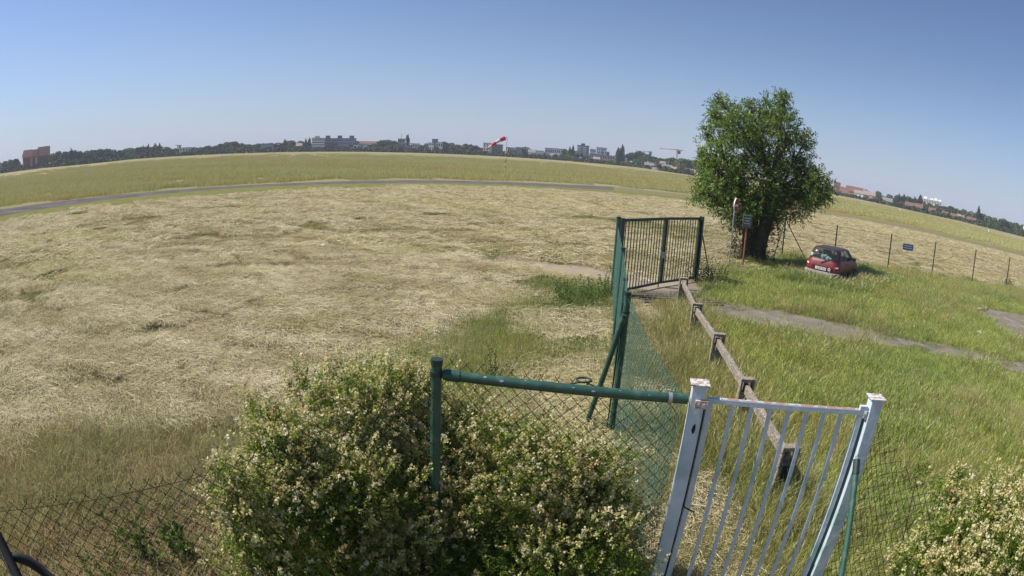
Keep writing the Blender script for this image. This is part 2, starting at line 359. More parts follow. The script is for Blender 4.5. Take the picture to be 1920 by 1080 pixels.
# ------------------------------------------------------------------ grass patches
m_grass = mat('grass_blades', (1, 1, 1), .7, (.72, .85, .72), .5, 3, attr='col', coord='World', trans=.3, c3=(.98, .98, .84), scale3=.25, spec=.2)
m_straw = mat('straw_blades', (1, 1, 1), .75, (.66, .64, .50), .8, 6, attr='col', coord='World', trans=.15, spec=.2, c3=(.84, .86, .66), scale3=.16, stretch=(.45, 1.0, 1), c3lo=.52, c3hi=.66)
def patch(name, n, size, hmin, hmax, w, cols, lean=.35, flat=False, m=None, seed=1, heads=0.0, thin=True, dome=0.0):
    rg = np.random.default_rng(seed)
    X = rg.uniform(-size / 2, size / 2, n); Y = rg.uniform(-size / 2, size / 2, n)
    h = rg.uniform(hmin, hmax, n); az = rg.uniform(0, 6.28, n); fa = rg.uniform(0, 6.28, n)
    C = np.array(cols)[rg.integers(0, len(cols), n)] * rg.uniform(.8, 1.15, (n, 1))
    if flat:
        ln = h; tilt = rg.uniform(-.05, .35, n); z0 = rg.uniform(0, .06, n) + dome * rg.uniform(.2, 1, n) * np.exp(-(X ** 2 + (Y * 1.6) ** 2) / (size * .28) ** 2)
        dx = np.cos(az) * np.cos(tilt); dy = np.sin(az) * np.cos(tilt); dz = np.sin(tilt)
        sx = -np.sin(az) * w / 2; sy = np.cos(az) * w / 2
        V = []
        for t, zb in ((0, 0), (.5, .03), (1, -.015)):
            bx = X + dx * ln * t; by = Y + dy * ln * t; bz = z0 + dz * ln * t + zb
            V += [np.stack([bx - sx, by - sy, bz], -1), np.stack([bx + sx, by + sy, bz + w * .4], -1)]
        V = np.stack(V, 1)
    else:
        ll = rg.uniform(.1, 1, n) * lean; lx = np.cos(az) * ll; ly = np.sin(az) * ll
        sx = np.cos(fa) * w / 2; sy = np.sin(fa) * w / 2
        V = []
        for t, ww in ((0, 1), (.55, .85), (1, .25)):
            bx = X + lx * h * t * t; by = Y + ly * h * t * t; bz = h * t * (1 - .25 * ll * t)
            V += [np.stack([bx - sx * ww, by - sy * ww, bz], -1), np.stack([bx + sx * ww, by + sy * ww, bz], -1)]
        V = np.stack(V, 1)
    base = np.arange(n)[:, None] * 6
    F = np.concatenate([base + np.array([[0, 1, 3, 2]]), base + np.array([[2, 3, 5, 4]])])
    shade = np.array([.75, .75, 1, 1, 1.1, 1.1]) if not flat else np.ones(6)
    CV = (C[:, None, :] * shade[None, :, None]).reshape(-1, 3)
    VV = V.reshape(-1, 3)
    if heads > 0:
        k = rg.random(n) < heads; q = int(k.sum()); tip = (V[k, 4] + V[k, 5]) / 2
        e = w * 1.6; L2 = h[k] * .22
        hv = np.stack([tip + np.stack([-np.cos(fa[k]) * e, -np.sin(fa[k]) * e, L2 * .4], -1), tip - np.array([0, 0, .01]), tip + np.stack([np.cos(fa[k]) * e, np.sin(fa[k]) * e, L2 * .4], -1), tip + np.stack([lx[k] * L2, ly[k] * L2, L2], -1)], 1).reshape(-1, 3)
        F = np.concatenate([F, len(VV) + np.arange(q)[:, None] * 4 + np.array([[0, 1, 2, 3]])])
        VV = np.concatenate([VV, hv]); CV = np.concatenate([CV, np.tile(np.array([.40, .37, .20]), (q * 4, 1))])
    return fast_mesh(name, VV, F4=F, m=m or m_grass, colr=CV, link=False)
STR = [(.62, .54, .37), (.55, .48, .32), (.74, .67, .48), (.36, .29, .18), (.46, .43, .24)]
m_meadow = mat('meadow_blades', (1, 1, 1), .8, (.84, .86, .78), .035, 4, attr='col', coord='World', trans=.25, c3=(1.0, .84, .70), scale3=.06, spec=.1, stretch=(.25, 1.0, 1), c3lo=.5, c3hi=.62)
p_straw = patch('straw_patch', 2600, 2.0, .10, .42, .005, STR, flat=True, m=m_straw, seed=3)
p_straw2 = patch('straw_patch_far', 1500, 3.0, .15, .5, .011, STR, flat=True, m=m_straw, seed=4)
p_clump = patch('hay_clump', 900, 1.5, .15, .5, .006, STR, flat=True, m=m_straw, seed=14, dome=.20)
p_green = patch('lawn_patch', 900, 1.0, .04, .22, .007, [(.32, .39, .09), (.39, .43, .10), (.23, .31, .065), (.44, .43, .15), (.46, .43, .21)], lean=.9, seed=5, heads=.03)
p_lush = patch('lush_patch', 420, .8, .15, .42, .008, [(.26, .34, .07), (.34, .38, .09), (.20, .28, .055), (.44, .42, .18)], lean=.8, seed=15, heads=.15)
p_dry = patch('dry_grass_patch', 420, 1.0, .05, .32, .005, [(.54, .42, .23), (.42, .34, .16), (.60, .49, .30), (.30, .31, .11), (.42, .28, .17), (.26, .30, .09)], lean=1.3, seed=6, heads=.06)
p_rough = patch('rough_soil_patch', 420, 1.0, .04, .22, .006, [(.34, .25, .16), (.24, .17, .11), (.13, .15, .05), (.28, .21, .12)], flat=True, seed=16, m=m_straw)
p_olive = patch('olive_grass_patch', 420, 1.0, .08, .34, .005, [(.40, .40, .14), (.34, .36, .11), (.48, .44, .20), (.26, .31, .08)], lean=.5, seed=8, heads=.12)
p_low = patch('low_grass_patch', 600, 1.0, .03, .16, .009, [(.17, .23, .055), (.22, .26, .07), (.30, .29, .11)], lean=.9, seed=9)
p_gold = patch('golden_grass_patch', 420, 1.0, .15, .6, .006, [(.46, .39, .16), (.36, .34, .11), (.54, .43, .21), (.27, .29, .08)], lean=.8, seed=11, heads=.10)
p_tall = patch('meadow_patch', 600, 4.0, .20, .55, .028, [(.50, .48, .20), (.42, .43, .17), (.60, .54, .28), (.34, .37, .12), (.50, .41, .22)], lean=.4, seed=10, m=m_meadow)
p_gold = patch('golden_grass_patch', 420, 1.0, .15, .6, .006, [(.46, .39, .16), (.36, .34, .11), (.54, .43, .21), (.27, .29, .08)], lean=.8, seed=11, heads=.10)

HAY_ALL = np.array([(-60, 3), (3, 3), (3.2, 17), (6.6, 21.2), (13.8, 28.9), (33, 25.6), (75, 20), (110, 60), (80, 100), (-60, 75)])
beyond = lambda X, Y: ~inside(TALL, X, Y)
near = lambda d0, d1: (lambda X, Y: beyond(X, Y) & (np.hypot(X, Y) >= d0) & (np.hypot(X, Y) < d1))
scatter_region('cut_hay', p_straw, HAY_ALL, .95, 'pale cut hay lying on the mown field', 'hay', .8, 1.2, [MARGIN, OLIVE, GREENW, PATH_FIELD], keep=lambda X, Y: near(3, 24)(X, Y) & ~(thin(X, Y) & (RNG.random(X.shape) < .8)), zf=relief)
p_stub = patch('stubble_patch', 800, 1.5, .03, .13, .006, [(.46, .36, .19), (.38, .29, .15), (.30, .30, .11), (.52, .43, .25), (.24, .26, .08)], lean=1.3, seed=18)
scatter_region('brown_stubble', p_stub, HAY_ALL, .9, 'brown and greenish stubble between the rows of cut hay', 'stubble', .8, 1.3, [MARGIN, OLIVE, GREENW, PATH_FIELD], keep=lambda X, Y: near(3, 40)(X, Y) & thin(X, Y), zf=relief)
VERGE = np.concatenate([bot_w[:16], vb[:16][::-1]])
scatter_region('cut_hay_distant', p_straw2, HAY_ALL, 1.9, 'pale cut hay on the distant mown field below the taxiway', 'hay', .8, 1.3, [MARGIN, OLIVE, GREENW, PATH_FIELD, VERGE, np.concatenate([top_w, bot_w[::-1]])], keep=lambda X, Y: near(22, 100)(X, Y) & ~(thin(X, Y) & (np.hypot(X, Y) < 60) & (RNG.random(X.shape) < .6)), zf=relief)
NEARF = np.array([(-.4, 4.5), (-1.3, 3.9), (-2.2, 3.1), (-3.2, 2.7), (-6.0, 2.0), (-9, -1), (6, -1), (4.5, 3.2), (1.5, 4.2)])
scatter_region('dry_margin_grass', p_dry, MARGIN, .36, 'dry brown uncut grass along the near fence', 'grass', .7, 1.2, [BARE, OLIVE], keep=lambda X, Y: (vnoise(X, Y, 1.7) > .27) & (np.hypot(X, Y) > 4.6) & ((np.hypot(X, Y) > 6.2) | (vnoise(X, Y, .9) > .5)))
scatter_region('soil_litter', p_rough, MARGIN, .6, 'dead stems and litter on the bare soil at the near fence', 'litter', .8, 1.1, [OLIVE], keep=lambda X, Y: np.hypot(X, Y) < 7.5)
scatter_region('low_weeds', p_low, MARGIN, .55, 'low green weeds scattered on the soil at the near fence', 'weeds', .5, 1.0, [OLIVE], keep=lambda X, Y: (np.hypot(X, Y) < 8) & (vnoise(X, Y, 1.4) > .58))
scatter_region('olive_tall_grass', p_olive, OLIVE, .45, 'tall olive grass behind the flowering shrub', 'grass', .7, 1.1)
scatter_region('green_low_grass', p_low, GREENW, .5, 'low bright green grass by the worn path', 'grass', .8, 1.6)
scatter_region('patchy_ground_grass', p_low, BARE, .9, 'thin green grass on the bare ground by the side fence', 'grass', .6, 1.2)
scatter_region('hay_clumps', p_clump, HAY_ALL, 1.35, 'raised clumps of cut hay along the windrows of the mown field', 'hay', .5, 1.25, [MARGIN, OLIVE, GREENW, PATH_FIELD], keep=lambda X, Y: near(5, 34)(X, Y) & (np.sin(rowphase(X, Y)) > .15) & (vnoise(X, Y, .7) > .38), zf=relief)
scatter_region('green_regrowth', p_low, HAY_ALL, 1.3, 'sparse green regrowth showing between the cut hay', 'grass', .7, 1.3, [MARGIN, OLIVE, GREENW, PATH_FIELD], keep=lambda X, Y: near(5, 45)(X, Y) & thin(X, Y) & (vnoise(X * .5, Y * 1.6, .5) > .55), zf=relief)
scatter_region('dry_litter', p_straw, np.concatenate([BARE]), 1.1, 'dry straw litter on the bare ground by the side fence', 'straw', .6, .9)
scatter_region('lawn_grass', p_green, LAWN, .62, 'green uncut grass with pale seed heads around the path', 'grass', .75, 1.35, ALLHARD)
scatter_region('path_weeds', p_low, PATH, .55, 'small weeds and litter growing on the asphalt path', 'weeds', .35, .8, keep=lambda X, Y: vnoise(X, Y, .8) > .5)
scatter_region('lush_grass', p_lush, LAWN, .75, 'taller tufts of bent grass with seed heads in the lawn', 'grass', .6, 1.2, ALLHARD, keep=lambda X, Y: vnoise(X, Y, .55) > .52)
CARP = np.array([(10.6, 22.0), (13.6, 20.3), (17.2, 23.3), (16.4, 24.4), (13.9, 21.6), (11.5, 23.0)])
scatter_region('grass_round_the_car', p_lush, CARP, .30, 'tall grass standing against the bumper and side of the red car', 'grass', .9, 1.35)
RAILB = np.array([(3.0, 5.2), (3.95, 5.2), (4.25, 8.4), (4.5, 10.9), (4.75, 13.35), (5.1, 15.8), (4.4, 15.8), (3.8, 13.0), (3.5, 10.9), (3.2, 8.4)])
scatter_region('grass_at_concrete_fence', p_gold, RAILB, .34, 'tall golden grass growing round the concrete posts', 'grass', .7, 1.15)
scatter_region('dry_tufts', p_gold, LAWN, .8, 'dry golden tufts scattered through the lawn', 'grass', .5, 1.0, ALLHARD, keep=lambda X, Y: vnoise(X + 3, Y + 5, .38) > .56)
scatter_region('bent_straw_in_lawn', p_rough, LAWN, 1.1, 'flattened dead stalks in thin parts of the lawn', 'litter', .7, 1.2, ALLHARD, keep=lambda X, Y: vnoise(X + 13, Y + 5, .5) > .6)
scatter_region('golden_strip_grass', p_gold, STRIP, .5, 'golden dry grass between the chain link and the concrete fence', 'grass', .5, 1.0, [PATH, PATH_FIELD], keep=lambda X, Y: vnoise(X, Y, 1.1) > .36)
scatter_region('meadow_grass', p_tall, np.concatenate([top_w, np.array([(190, 190), (130, 260), (-100, 260), (-230, 160)])]), 3.4, 'tall brown and green meadow grass beyond the taxiway', 'grass', .8, 1.2, z=0.0, exclude=[np.concatenate([top_w, bot_w[::-1]]) + np.array([0, d_]) for d_ in (.6, 1.6, 2.4)], keep=lambda X, Y: RNG.random(X.shape) < np.clip(1.25 - (np.hypot(X, Y) - 90) / 150, .12, 1))

# ------------------------------------------------------------------ materials of built things
m_gpaint = mat('dark_green_paint', (.018, .062, .042), .45, (.025, .08, .058), 6, 5, bump=.05, spec=.5, c3=(.06, .11, .09), scale3=9, c3lo=.56, c3hi=.72)
m_gdark = mat('black_green_paint', (.008, .022, .018), .5, (.012, .032, .025), 5, spec=.5)
m_wire = mat('green_wire', (.007, .013, .010), .7, spec=.15)
m_wireg = mat('bright_green_wire', (.018, .11, .085), .5, spec=.5)
m_blue = mat('pale_blue_paint', (.50, .58, .67), .55, (.41, .51, .58), 5, 9, bump=.08, spec=.35, c3=(.28, .42, .43), scale3=2.2, c3lo=.52, c3hi=.66)
m_rust = mat('peeling_paint', (.48, .48, .49), .8, (.30, .20, .17), 22, 9, bump=.2, bscale=50, lo=.48, hi=.56)
m_rust2 = mat('rust', (.20, .075, .035), .85, (.32, .13, .06), 12, 6, bump=.2)
m_dark = mat('dull_black', (.012, .012, .014), .7)
m_conc = mat('weathered_concrete', (.29, .25, .20), .95, (.18, .15, .12), 9, 8, bump=.8, bscale=30, c3=(.36, .34, .29), scale3=25, c3lo=.58, c3hi=.64)
m_steel = mat('galvanised_steel', (.45, .45, .47), .45, (.35, .35, .37), 10, metal=.6)
m_wood = mat('weathered_sleeper_wood', (.15, .12, .095), .95, (.08, .06, .045), 3, 8, bump=.6, stretch=(1, 12, 1))
m_board = mat('sign_dark_face', (.05, .065, .08), .6, (.07, .085, .10), 8)  # the notice board's own dark blue grey

def chainlink(name, pts, zb, cell, r, m, parent, n=3, noise=0.0, barbs=False, seed=1, sub=True):
    """pts: list of (x,y,ztop) along the fence; woven diagonal wires as real tubes"""
    rg = np.random.default_rng(seed)
    pts = np.array(pts, float); seg = np.linalg.norm(np.diff(pts[:, :2], axis=0), axis=1); S = np.concatenate([[0], np.cumsum(seg)]); L = S[-1]
    zt = lambda q: np.interp(q, S, pts[:, 2]); H = float(pts[:, 2].mean() - zb)
    nrow = max(2, int(round(H / cell))); ncol = int(L / cell)
    # nodes on a lattice (i + j even); wires run diagonally
    I, J = np.meshgrid(np.arange(ncol + 1), np.arange(nrow + 1), indexing='ij')
    q = I * cell; t = J / nrow
    X = np.interp(q, S, pts[:, 0]); Y = np.interp(q, S, pts[:, 1]); Z = zb + (zt(q) - zb) * t
    if noise:
        wob = lambda a: (vnoise(q + a, t * 3 + a, 1.3) - .5) * noise * 5 + (rg.random(q.shape) - .5) * noise
        dx, dy = pts[-1, :2] - pts[0, :2]; ll = math.hypot(dx, dy)
        o = wob(3.3) * (1 - (2 * t - 1) ** 6); a = wob(11.) * .5
        X = X + (-dy / ll) * o + dx / ll * a; Y = Y + dx / ll * o + dy / ll * a; Z = Z + wob(23.) * .4
    Pn = np.stack([X, Y, Z], -1)
    A = []; B = []
    for di, dj in ((1, 1), (1, -1)):
        for i in range(ncol):
            j = np.arange(nrow + 1); j = j[((i + j) % 2 == 0) & (j + dj >= 0) & (j + dj <= nrow)]
            A.append(Pn[i, j]); B.append(Pn[i + 1, j + dj])
    if barbs:
        i = np.arange(0, ncol + 1); i = i[(i + nrow) % 2 == 0]
        top = Pn[i, nrow]; dv = np.array([np.interp(S[-1], S, pts[:, 0]) - pts[0, 0], pts[-1, 1] - pts[0, 1], 0]); dv /= np.linalg.norm(dv)
        for sgn in (-1, 1):
            A.append(top); B.append(top + dv * sgn * cell * .28 + np.array([0, 0, cell * .55]) + (rg.random(top.shape) - .5) * .012)
    A = np.concatenate(A); B = np.concatenate(B)
    D = B - A; D /= np.linalg.norm(D, axis=1, keepdims=True)
    U = np.cross(D, np.array([.3, .2, .93])); U /= np.linalg.norm(U, axis=1, keepdims=True); V2 = np.cross(D, U)
    ring = [r * (U * math.cos(2 * math.pi * k / n) + V2 * math.sin(2 * math.pi * k / n)) for k in range(n)]
    VV = np.stack([A + k for k in ring] + [B + k for k in ring], 1).reshape(-1, 3)
    base = np.arange(len(A))[:, None] * 2 * n
    FF = np.concatenate([base + np.array([[k, (k + 1) % n, n + (k + 1) % n, n + k]]) for k in range(n)])
    return fast_mesh(name, VV, F4=FF, m=m, parent=parent)
def post(name, x, y, z, r, m, parent, lean=(0, 0), cap=True, n=14):
    mb = MB().tube([(x + lean[0] * 0, y, -.05), (x + lean[0], y + lean[1], z)], r, n)
    o = mb.build(name, m, parent)
    if cap:
        c = MB().cyl((x + lean[0], y + lean[1]), r * 1.12, z - .035, z + .012, n).build('post_cap', m_gdark, o)
    return o
def clampring(x, y, z, r, m, parent):
    return MB().cyl((x, y), r, z, z + .035, 12).build('clamp', m, parent)

# positions
GL = np.array([1.50, 4.28]); GR = np.array([3.08, 3.94]); PF = np.array([-.53, 4.36])   # pedestrian gate posts, front fence post
SM = np.array([1.62, 8.30]); SA = np.array([2.28, 12.7]); DGL = np.array([2.99, 17.35]); DGM = np.array([4.79, 19.17]); DGR = np.array([6.42, 20.53])

# ---------------- front fence with the fat top rail
ff = empty('chain_link_fence', (PF[0], PF[1], 0), 0, 'green chain link fence with a fat green tube rail, running through the flowering shrub', 'fence')
def loc(o): return (-o.location[0], -o.location[1])
class At:
    """build in world coordinates, parented to an empty placed at its base"""
    pass
def wparent(mbo, par): mbo.parent = par; mbo.matrix_parent_inverse = Matrix.Translation(par.location).inverted()
def fixall(par):
    # children were built in world coordinates: shift their meshes into the parent's space
    L = Matrix.Translation(-par.location)
    def rec(o):
        if o.type == 'MESH' and not o.data.get('shifted'):
            o.data.transform(L); o.data['shifted'] = 1
        for c in o.children: rec(c)
    for c in par.children: rec(c)
post('post', PF[0], PF[1], 2.42, .042, m_gpaint, ff)
clampring(PF[0], PF[1], 2.30, .052, m_gdark, ff)
ra = np.array([PF[0] + .05, PF[1], 2.31]); rb = np.array([GL[0] - .085, GL[1] + .0, 2.235])
rail = MB().tube([ra, rb], .040, 20).build('top_rail', m_gpaint, ff, smooth=False)
dr = (rb - ra) / np.linalg.norm(rb - ra)
MB().tube([ra + dr * .02, ra + dr * .13], .046, 20).build('rail_sleeve', m_gpaint, rail)
MB().tube([rb - dr * .16, rb - dr * .13], .044, 20).build('rail_clamp', m_steel, rail)
for t_, a_, l_ in ((.17, .9, .022), (.235, .5, .03), (.33, 1.1, .012), (.52, .7, .014), (.60, .4, .02), (.71, 1.0, .010), (.83, .6, .012)):
    q = ra + (rb - ra) * t_; nrm_ = np.array([0, -math.cos(a_), math.sin(a_)])
    MB().add([q + nrm_ * .0412 + dr * l_ * math.cos(k) * random.uniform(.5, 1) + np.cross(dr, nrm_) * l_ * .35 * math.sin(k) for k in np.linspace(0, 6.28, 8)[:-1]], [tuple(range(7))]).build('paint_chip', m_steel, rail)
chainlink('wire_mesh', [(PF[0] + .05, PF[1] + .05, 2.40), (.3, 4.36, 2.33), (GL[0] - .12, GL[1] + .04, 2.26)], .05, .058, .0026, m_wire, ff, noise=.007, barbs=True, seed=4)
LP = np.array([(-.53, 4.36, 2.36), (-1.24, 3.57, 2.16), (-1.86, 2.98, 2.02), (-2.43, 2.42, 2.0), (-3.08, 1.84, 2.0), (-3.9, 1.1, 2.03)])
chainlink('wire_mesh', [tuple(p) for p in LP], .05, .060, .0026, m_wire, ff, noise=.009, barbs=True, seed=5)
MB().tube([p - np.array([0, 0, .045]) for p in LP], .0022, 5).build('tension_wire', m_wire, ff)
MB().tube([(PF[0], PF[1], 2.33), (.4, 4.38, 2.265), (GL[0] - .08, GL[1] + .04, 2.2)], .0022, 5).build('tension_wire', m_wire, ff)
MB().tube([(.48, 4.42, 2.27), (.6, 4.42, 2.30), (.72, 4.4, 2.255)], .006, 6).build('wire_tightener', m_gdark, ff)
MB().tube([(.60 + .06 * math.cos(a), 4.44 + .05 * math.sin(a), 2.305) for a in np.linspace(0, 6.28, 14)], .008, 6).build('wire_tightener', m_gdark, ff)
fixall(ff)

# dark braced corner post at the lower left
cb = AT(2, 1015, 2.35); b1 = AT(38, 1090, 2.2); b0 = AT(-40, 930, 2.5)
lp = empty('braced_post', (b1[0], b1[1], 0), 0, 'black end post with a bent brace at the lower left corner of the fence', 'fence post')
kk = AT(14, 1042, 2.3)
MB().tube([b0, cb, kk, b1, b1 + (b1 - kk) * 3], [.022, .026, .028, .026, .026], 10).build('post', m_dark, lp, smooth=True)
MB().tube([kk, AT(36, 1046, 2.3), AT(54, 1052, 2.28), AT(74, 1066, 2.26), AT(105, 1092, 2.2), AT(150, 1130, 2.1)], [.018, .026, .028, .027, .025, .025], 10).build('brace', m_dark, lp, smooth=True)
MB().tube([AT(-5, 1030, 2.3), AT(10, 1058, 2.27), AT(30, 1095, 2.2)], .004, 5).build('tie_wire', m_wireg, lp)
fixall(lp)

# ---------------- side fence towards the far gate
sf = empty('chain_link_fence', (SM[0], SM[1], 0), 0, 'green chain link fence from the pale gate to the dark double gate', 'fence')
post('post', SM[0], SM[1], 2.16, .046, m_gpaint, sf, lean=(.0, .0))
post('post', SA[0], SA[1], 2.14, .050, m_gpaint, sf)
post('post', 2.0, 10.6, 1.9, .042, m_gpaint, sf)
post('post', DGL[0] - .12, DGL[1] - .22, 2.36, .060, m_gpaint, sf)
bt = P(1098, 797)
br = MB().tube([(SM[0] - .03, SM[1] - .06, 1.86), (bt[0], bt[1] - .0, -.02)], .040, 14)
bro = br.build('brace', m_gpaint, sf)
clampring(SM[0], SM[1], 1.86, .058, m_gdark, sf)
MB().tube([(SM[0] - .06, SM[1] + .05, 0), (SM[0] - .05, SM[1] + .05, 2.0)], .012, 6).build('tension_bar', m_gdark, sf)
chainlink('wire_mesh', [(GL[0] - .09, GL[1] + .06, 2.22), (1.50, 5.2, 2.09), (1.55, 6.6, 2.03), (SM[0] + .04, SM[1], 2.10)], .05, .052, .0028, m_wireg, sf, noise=.007, barbs=True, seed=7)
chainlink('wire_mesh', [(SM[0], SM[1], 2.1), (2.0, 10.6, 2.02), (SA[0], SA[1], 2.08), (DGL[0] - .12, DGL[1] - .2, 2.1)], .05, .055, .0028, m_wireg, sf, noise=.004, seed=8)
for z in (2.05, 1.05, .1):
    MB().tube([(GL[0] - .09, GL[1] + .06, z + (.16 if z > 2 else 0)), (1.50, 5.2, z + .01), (1.55, 6.6, z - .02), (SM[0], SM[1], z + .03), (SA[0], SA[1], z)], .0025, 5).build('tension_wire', m_wireg, sf)
MB().beam((GL[0] - .13, GL[1] + .02, 2.42), (GL[0] - .13, GL[1] + .02, .05), .03, .006).build('tension_bar', m_rust, sf)
fixall(sf)

# ---------------- pale blue pedestrian gate
gd = GR - GL; gl = np.linalg.norm(gd); gu = gd / gl; rz = math.atan2(gu[1], gu[0])
pg = empty('pedestrian_gate', (GL[0], GL[1], 0), rz, 'pale blue steel gate with peeling paint on its top rail, between two capped posts', 'gate')
def boxpost(x, cap_label):
    o = MB().box(x - .058, x + .058, -.058, .058, -.05, 2.37).build('post', m_blue, pg, bevel=.004)
    MB().box(x - .078, x + .078, -.078, .078, 2.371, 2.381).build('post_cap', m_rust, o)
    return o
pl = boxpost(0, 1); pr = boxpost(gl, 1)
MB().box(.058, .078, .0, .05, .05, 2.16).build('gap_shade_strip', m_dark, pl)  # dark strips paint in the shade of the gaps between posts and stiles
MB().box(gl - .082, gl - .058, .0, .05, .05, 2.16).build('gap_shade_strip', m_gdark, pr)
# chipped spot
MB().add([(-.002, -.0592, 2.03), (.016, -.0592, 2.05), (.024, -.0592, 2.01), (.02, -.0592, 1.97), (.006, -.0592, 1.955), (-.008, -.0592, 1.99)], [(0, 1, 2, 3, 4, 5)]).build('chipped_spot', m_dark, pl)
z0, z1 = .12, 2.205; xa, xb = .085, gl - .088
MB().box(xa, xa + .05, .005, .045, z0, z1).build('stile', m_blue, pg, bevel=.003)
MB().box(xb - .05, xb, .005, .045, z0, z1).build('stile', m_blue, pg, bevel=.003)
tr = MB().box(xa, xb, .004, .046, z1 - .0, z1 + .045).build('top_rail', m_blue, pg, bevel=.003)
MB().box(xa + .11, xb - .03, .006, .044, z1 + .046, z1 + .0475).build('peeling_top', mat('peeling_red', (.34, .40, .40), .85, (.32, .17, .15), 13, 10, lo=.42, hi=.5), tr)
MB().box(xa + .05, xb - .05, .006, .044, z0, z0 + .04).build('bottom_rail', m_blue, pg)
nb = 7; bar = None
for i in range(nb):
    x = xa + .05 + (xb - xa - .1) * (i + 1) / (nb + 1)
    if bar is None:
        bar = MB().box(-.0165, .0165, .012, .037, z0 + .04, z1 - .001).build('bar', m_blue, pg); b = bar
    else:
        b = bar.copy(); col.objects.link(b); b.parent = pg
    b.location = (x, 0, 0)
MB().box(gl - .15, gl - .075, -.035, .0, 2.26, 2.30).build('latch', m_blue, pg)
MB().tube([(gl - .075, -.03, 2.14 + .035 * math.sin(a)) if False else (gl - .075 + .022 * math.cos(a), -.04, 2.225 + .035 * math.sin(a)) for a in np.linspace(0, 6.28, 12)], .006, 6).build('latch_ring', m_steel, pg)
MB().box(-.02, .085, -.085, -.06, 2.19, 2.255).build('rail_bracket', m_rust, pg)
for q in (0, .045): MB().tube([(.01 + q, -.085, 2.225), (.01 + q, -.098, 2.225)], .011, 8).build('bolt', m_steel, pg)
MB().tube([(.07, .0, 1.28), (.07, -.10, 1.28), (.16, -.14, 1.265)], .007, 6).build('handle', m_dark, pg)

# ---------------- fence to the right of the pale gate
rf = empty('chain_link_fence', (GR[0] + .1, GR[1], 0), 0, 'slumped green chain link mesh with a brace pole, right of the pale gate', 'fence')
chainlink('wire_mesh', [(GR[0] + .07, GR[1] - .02, 2.16), (3.18, 3.75, 2.08), (3.28, 3.48, 1.93), (3.42, 3.18, 1.84), (3.52, 2.94, 1.78), (3.75, 2.45, 1.75), (4.2, 1.5, 1.8)], .05, .052, .0026, m_wire, rf, noise=.010, barbs=True, seed=9)
MB().tube([(GR[0] + .07, GR[1] - .02, .05), (GR[0] + .07, GR[1] - .02, 2.25)], .006, 6).build('tension_bar', m_steel, rf)
g0 = AT(1606, 868, 4.62); g1 = AT(1576, 1085, 4.05)
gdir = g1 - g0; g2 = g0 + gdir * (g0[2] / -gdir[2])
MB().tube([g0, g2], .028, 14).build('brace', m_gpaint, rf)
MB().tube([g0 + gdir * -.03, g0 + gdir * .10], .033, 14).build('brace_sleeve', m_gdark, rf)
MB().tube([g0 + np.array([.0, .0, .03]), g0 + np.array([.03, .07, .02])], .012, 8).build('bolt', m_steel, rf)
fixall(rf)

# ---------------- dark double gate
dg = empty('double_gate', (DGL[0], DGL[1], 0), 0, 'dark green double leaf bar gate standing closed across the worn path', 'gate')
def w2(a, b, t): return a * (1 - t) + b * t
ZT = 2.30
for a in (DGL, DGR):
    MB().beam((a[0], a[1], 0), (a[0], a[1], ZT + .02), .14, .14, up=(.64, .77, 0)).build('post', m_gdark, dg)
def leaf(A, B, n, nm):
    lf = MB().beam((A[0], A[1], ZT - .05), (B[0], B[1], ZT - .05), .06, .08).build('top_rail', m_gdark, dg)
    MB().beam((A[0], A[1], .16), (B[0], B[1], .16), .05, .07).build('bottom_rail', m_gdark, dg)
    first = None
    for i in range(n):
        q = w2(A, B, (i + .7) / (n + .4))
        if first is None:
            first = MB().beam((0, 0, .19), (0, 0, ZT - .09), .024, .024, up=(.64, .77, 0)).build('bar', m_gdark, dg); first.data['shifted'] = 1; o = first
        else:
            o = first.copy(); col.objects.link(o); o.parent = dg
        o.location = (q[0] - DGL[0], q[1] - DGL[1], 0)
    for q in (A, B):
        MB().beam((q[0], q[1], .14), (q[0], q[1], ZT - .02), .06, .06, up=(.64, .77, 0)).build('stile', m_gdark, dg)
u = (DGR - DGL) / np.linalg.norm(DGR - DGL)
leaf(DGL + u * .13, DGM - u * .04, 14, 'l'); leaf(DGM + u * .04, DGR - u * .13, 12, 'r')
lk = DGM - np.array([.03, .05])
MB().box(lk[0] - .09, lk[0] + .09, lk[1] - .06, lk[1] - .02, .98, 1.16).build('lock', m_steel, dg)
MB().tube([(lk[0] - .06, lk[1] - .05, .2), (lk[0] - .06, lk[1] - .05, -.02)], .018, 6).build('drop_bolt', m_dark, dg)
fixall(dg)

# ---------------- far fence from the double gate to the right
FJ = np.array([13.72, 28.75]); FP = [np.array(p) for p in [(17.0, 28.55), (20.7, 28.0), (24.0, 27.35), (27.5, 26.75), (30.8, 26.1), (34.1, 25.4)]]
fb = empty('chain_link_fence', (FJ[0], FJ[1], 0), 0, 'long thin dark chain link fence behind the red car and the tree', 'fence')
zt = 2.0
pr0 = None
for i, q in enumerate([FJ] + FP):
    if pr0 is None:
        pr0 = MB().tube([(0, 0, 0), (0, 0, zt + .08)], .038, 8).build('post', m_gdark, fb); pr0.data['shifted'] = 1; o = pr0
    else:
        o = pr0.copy(); col.objects.link(o); o.parent = fb
    o.location = (q[0] - FJ[0], q[1] - FJ[1], 0)
line = [(DGR[0] + .2, DGR[1] + .2, 2.0), (9.4, 24.3, 1.97)] + [(FJ[0], FJ[1], 2.0)] + [(q[0], q[1], 1.98) for q in FP]
chainlink('wire_mesh', line, .05, .075, .0028, m_wire, fb, seed=12)
for z in (1.98, 1.0): MB().tube([(p[0], p[1], z) for p in line], .005, 5).build('tension_wire', m_wire, fb)
MB().tube([(FJ[0] - .1, FJ[1] - .1, 1.8), (12.96, 28.2, 0)], .026, 8).build('brace', m_gdark, fb)
MB().tube([(FJ[0] + .1, FJ[1], 1.85), (15.2, 28.6, 0)], .026, 8).build('brace', m_gdark, fb)
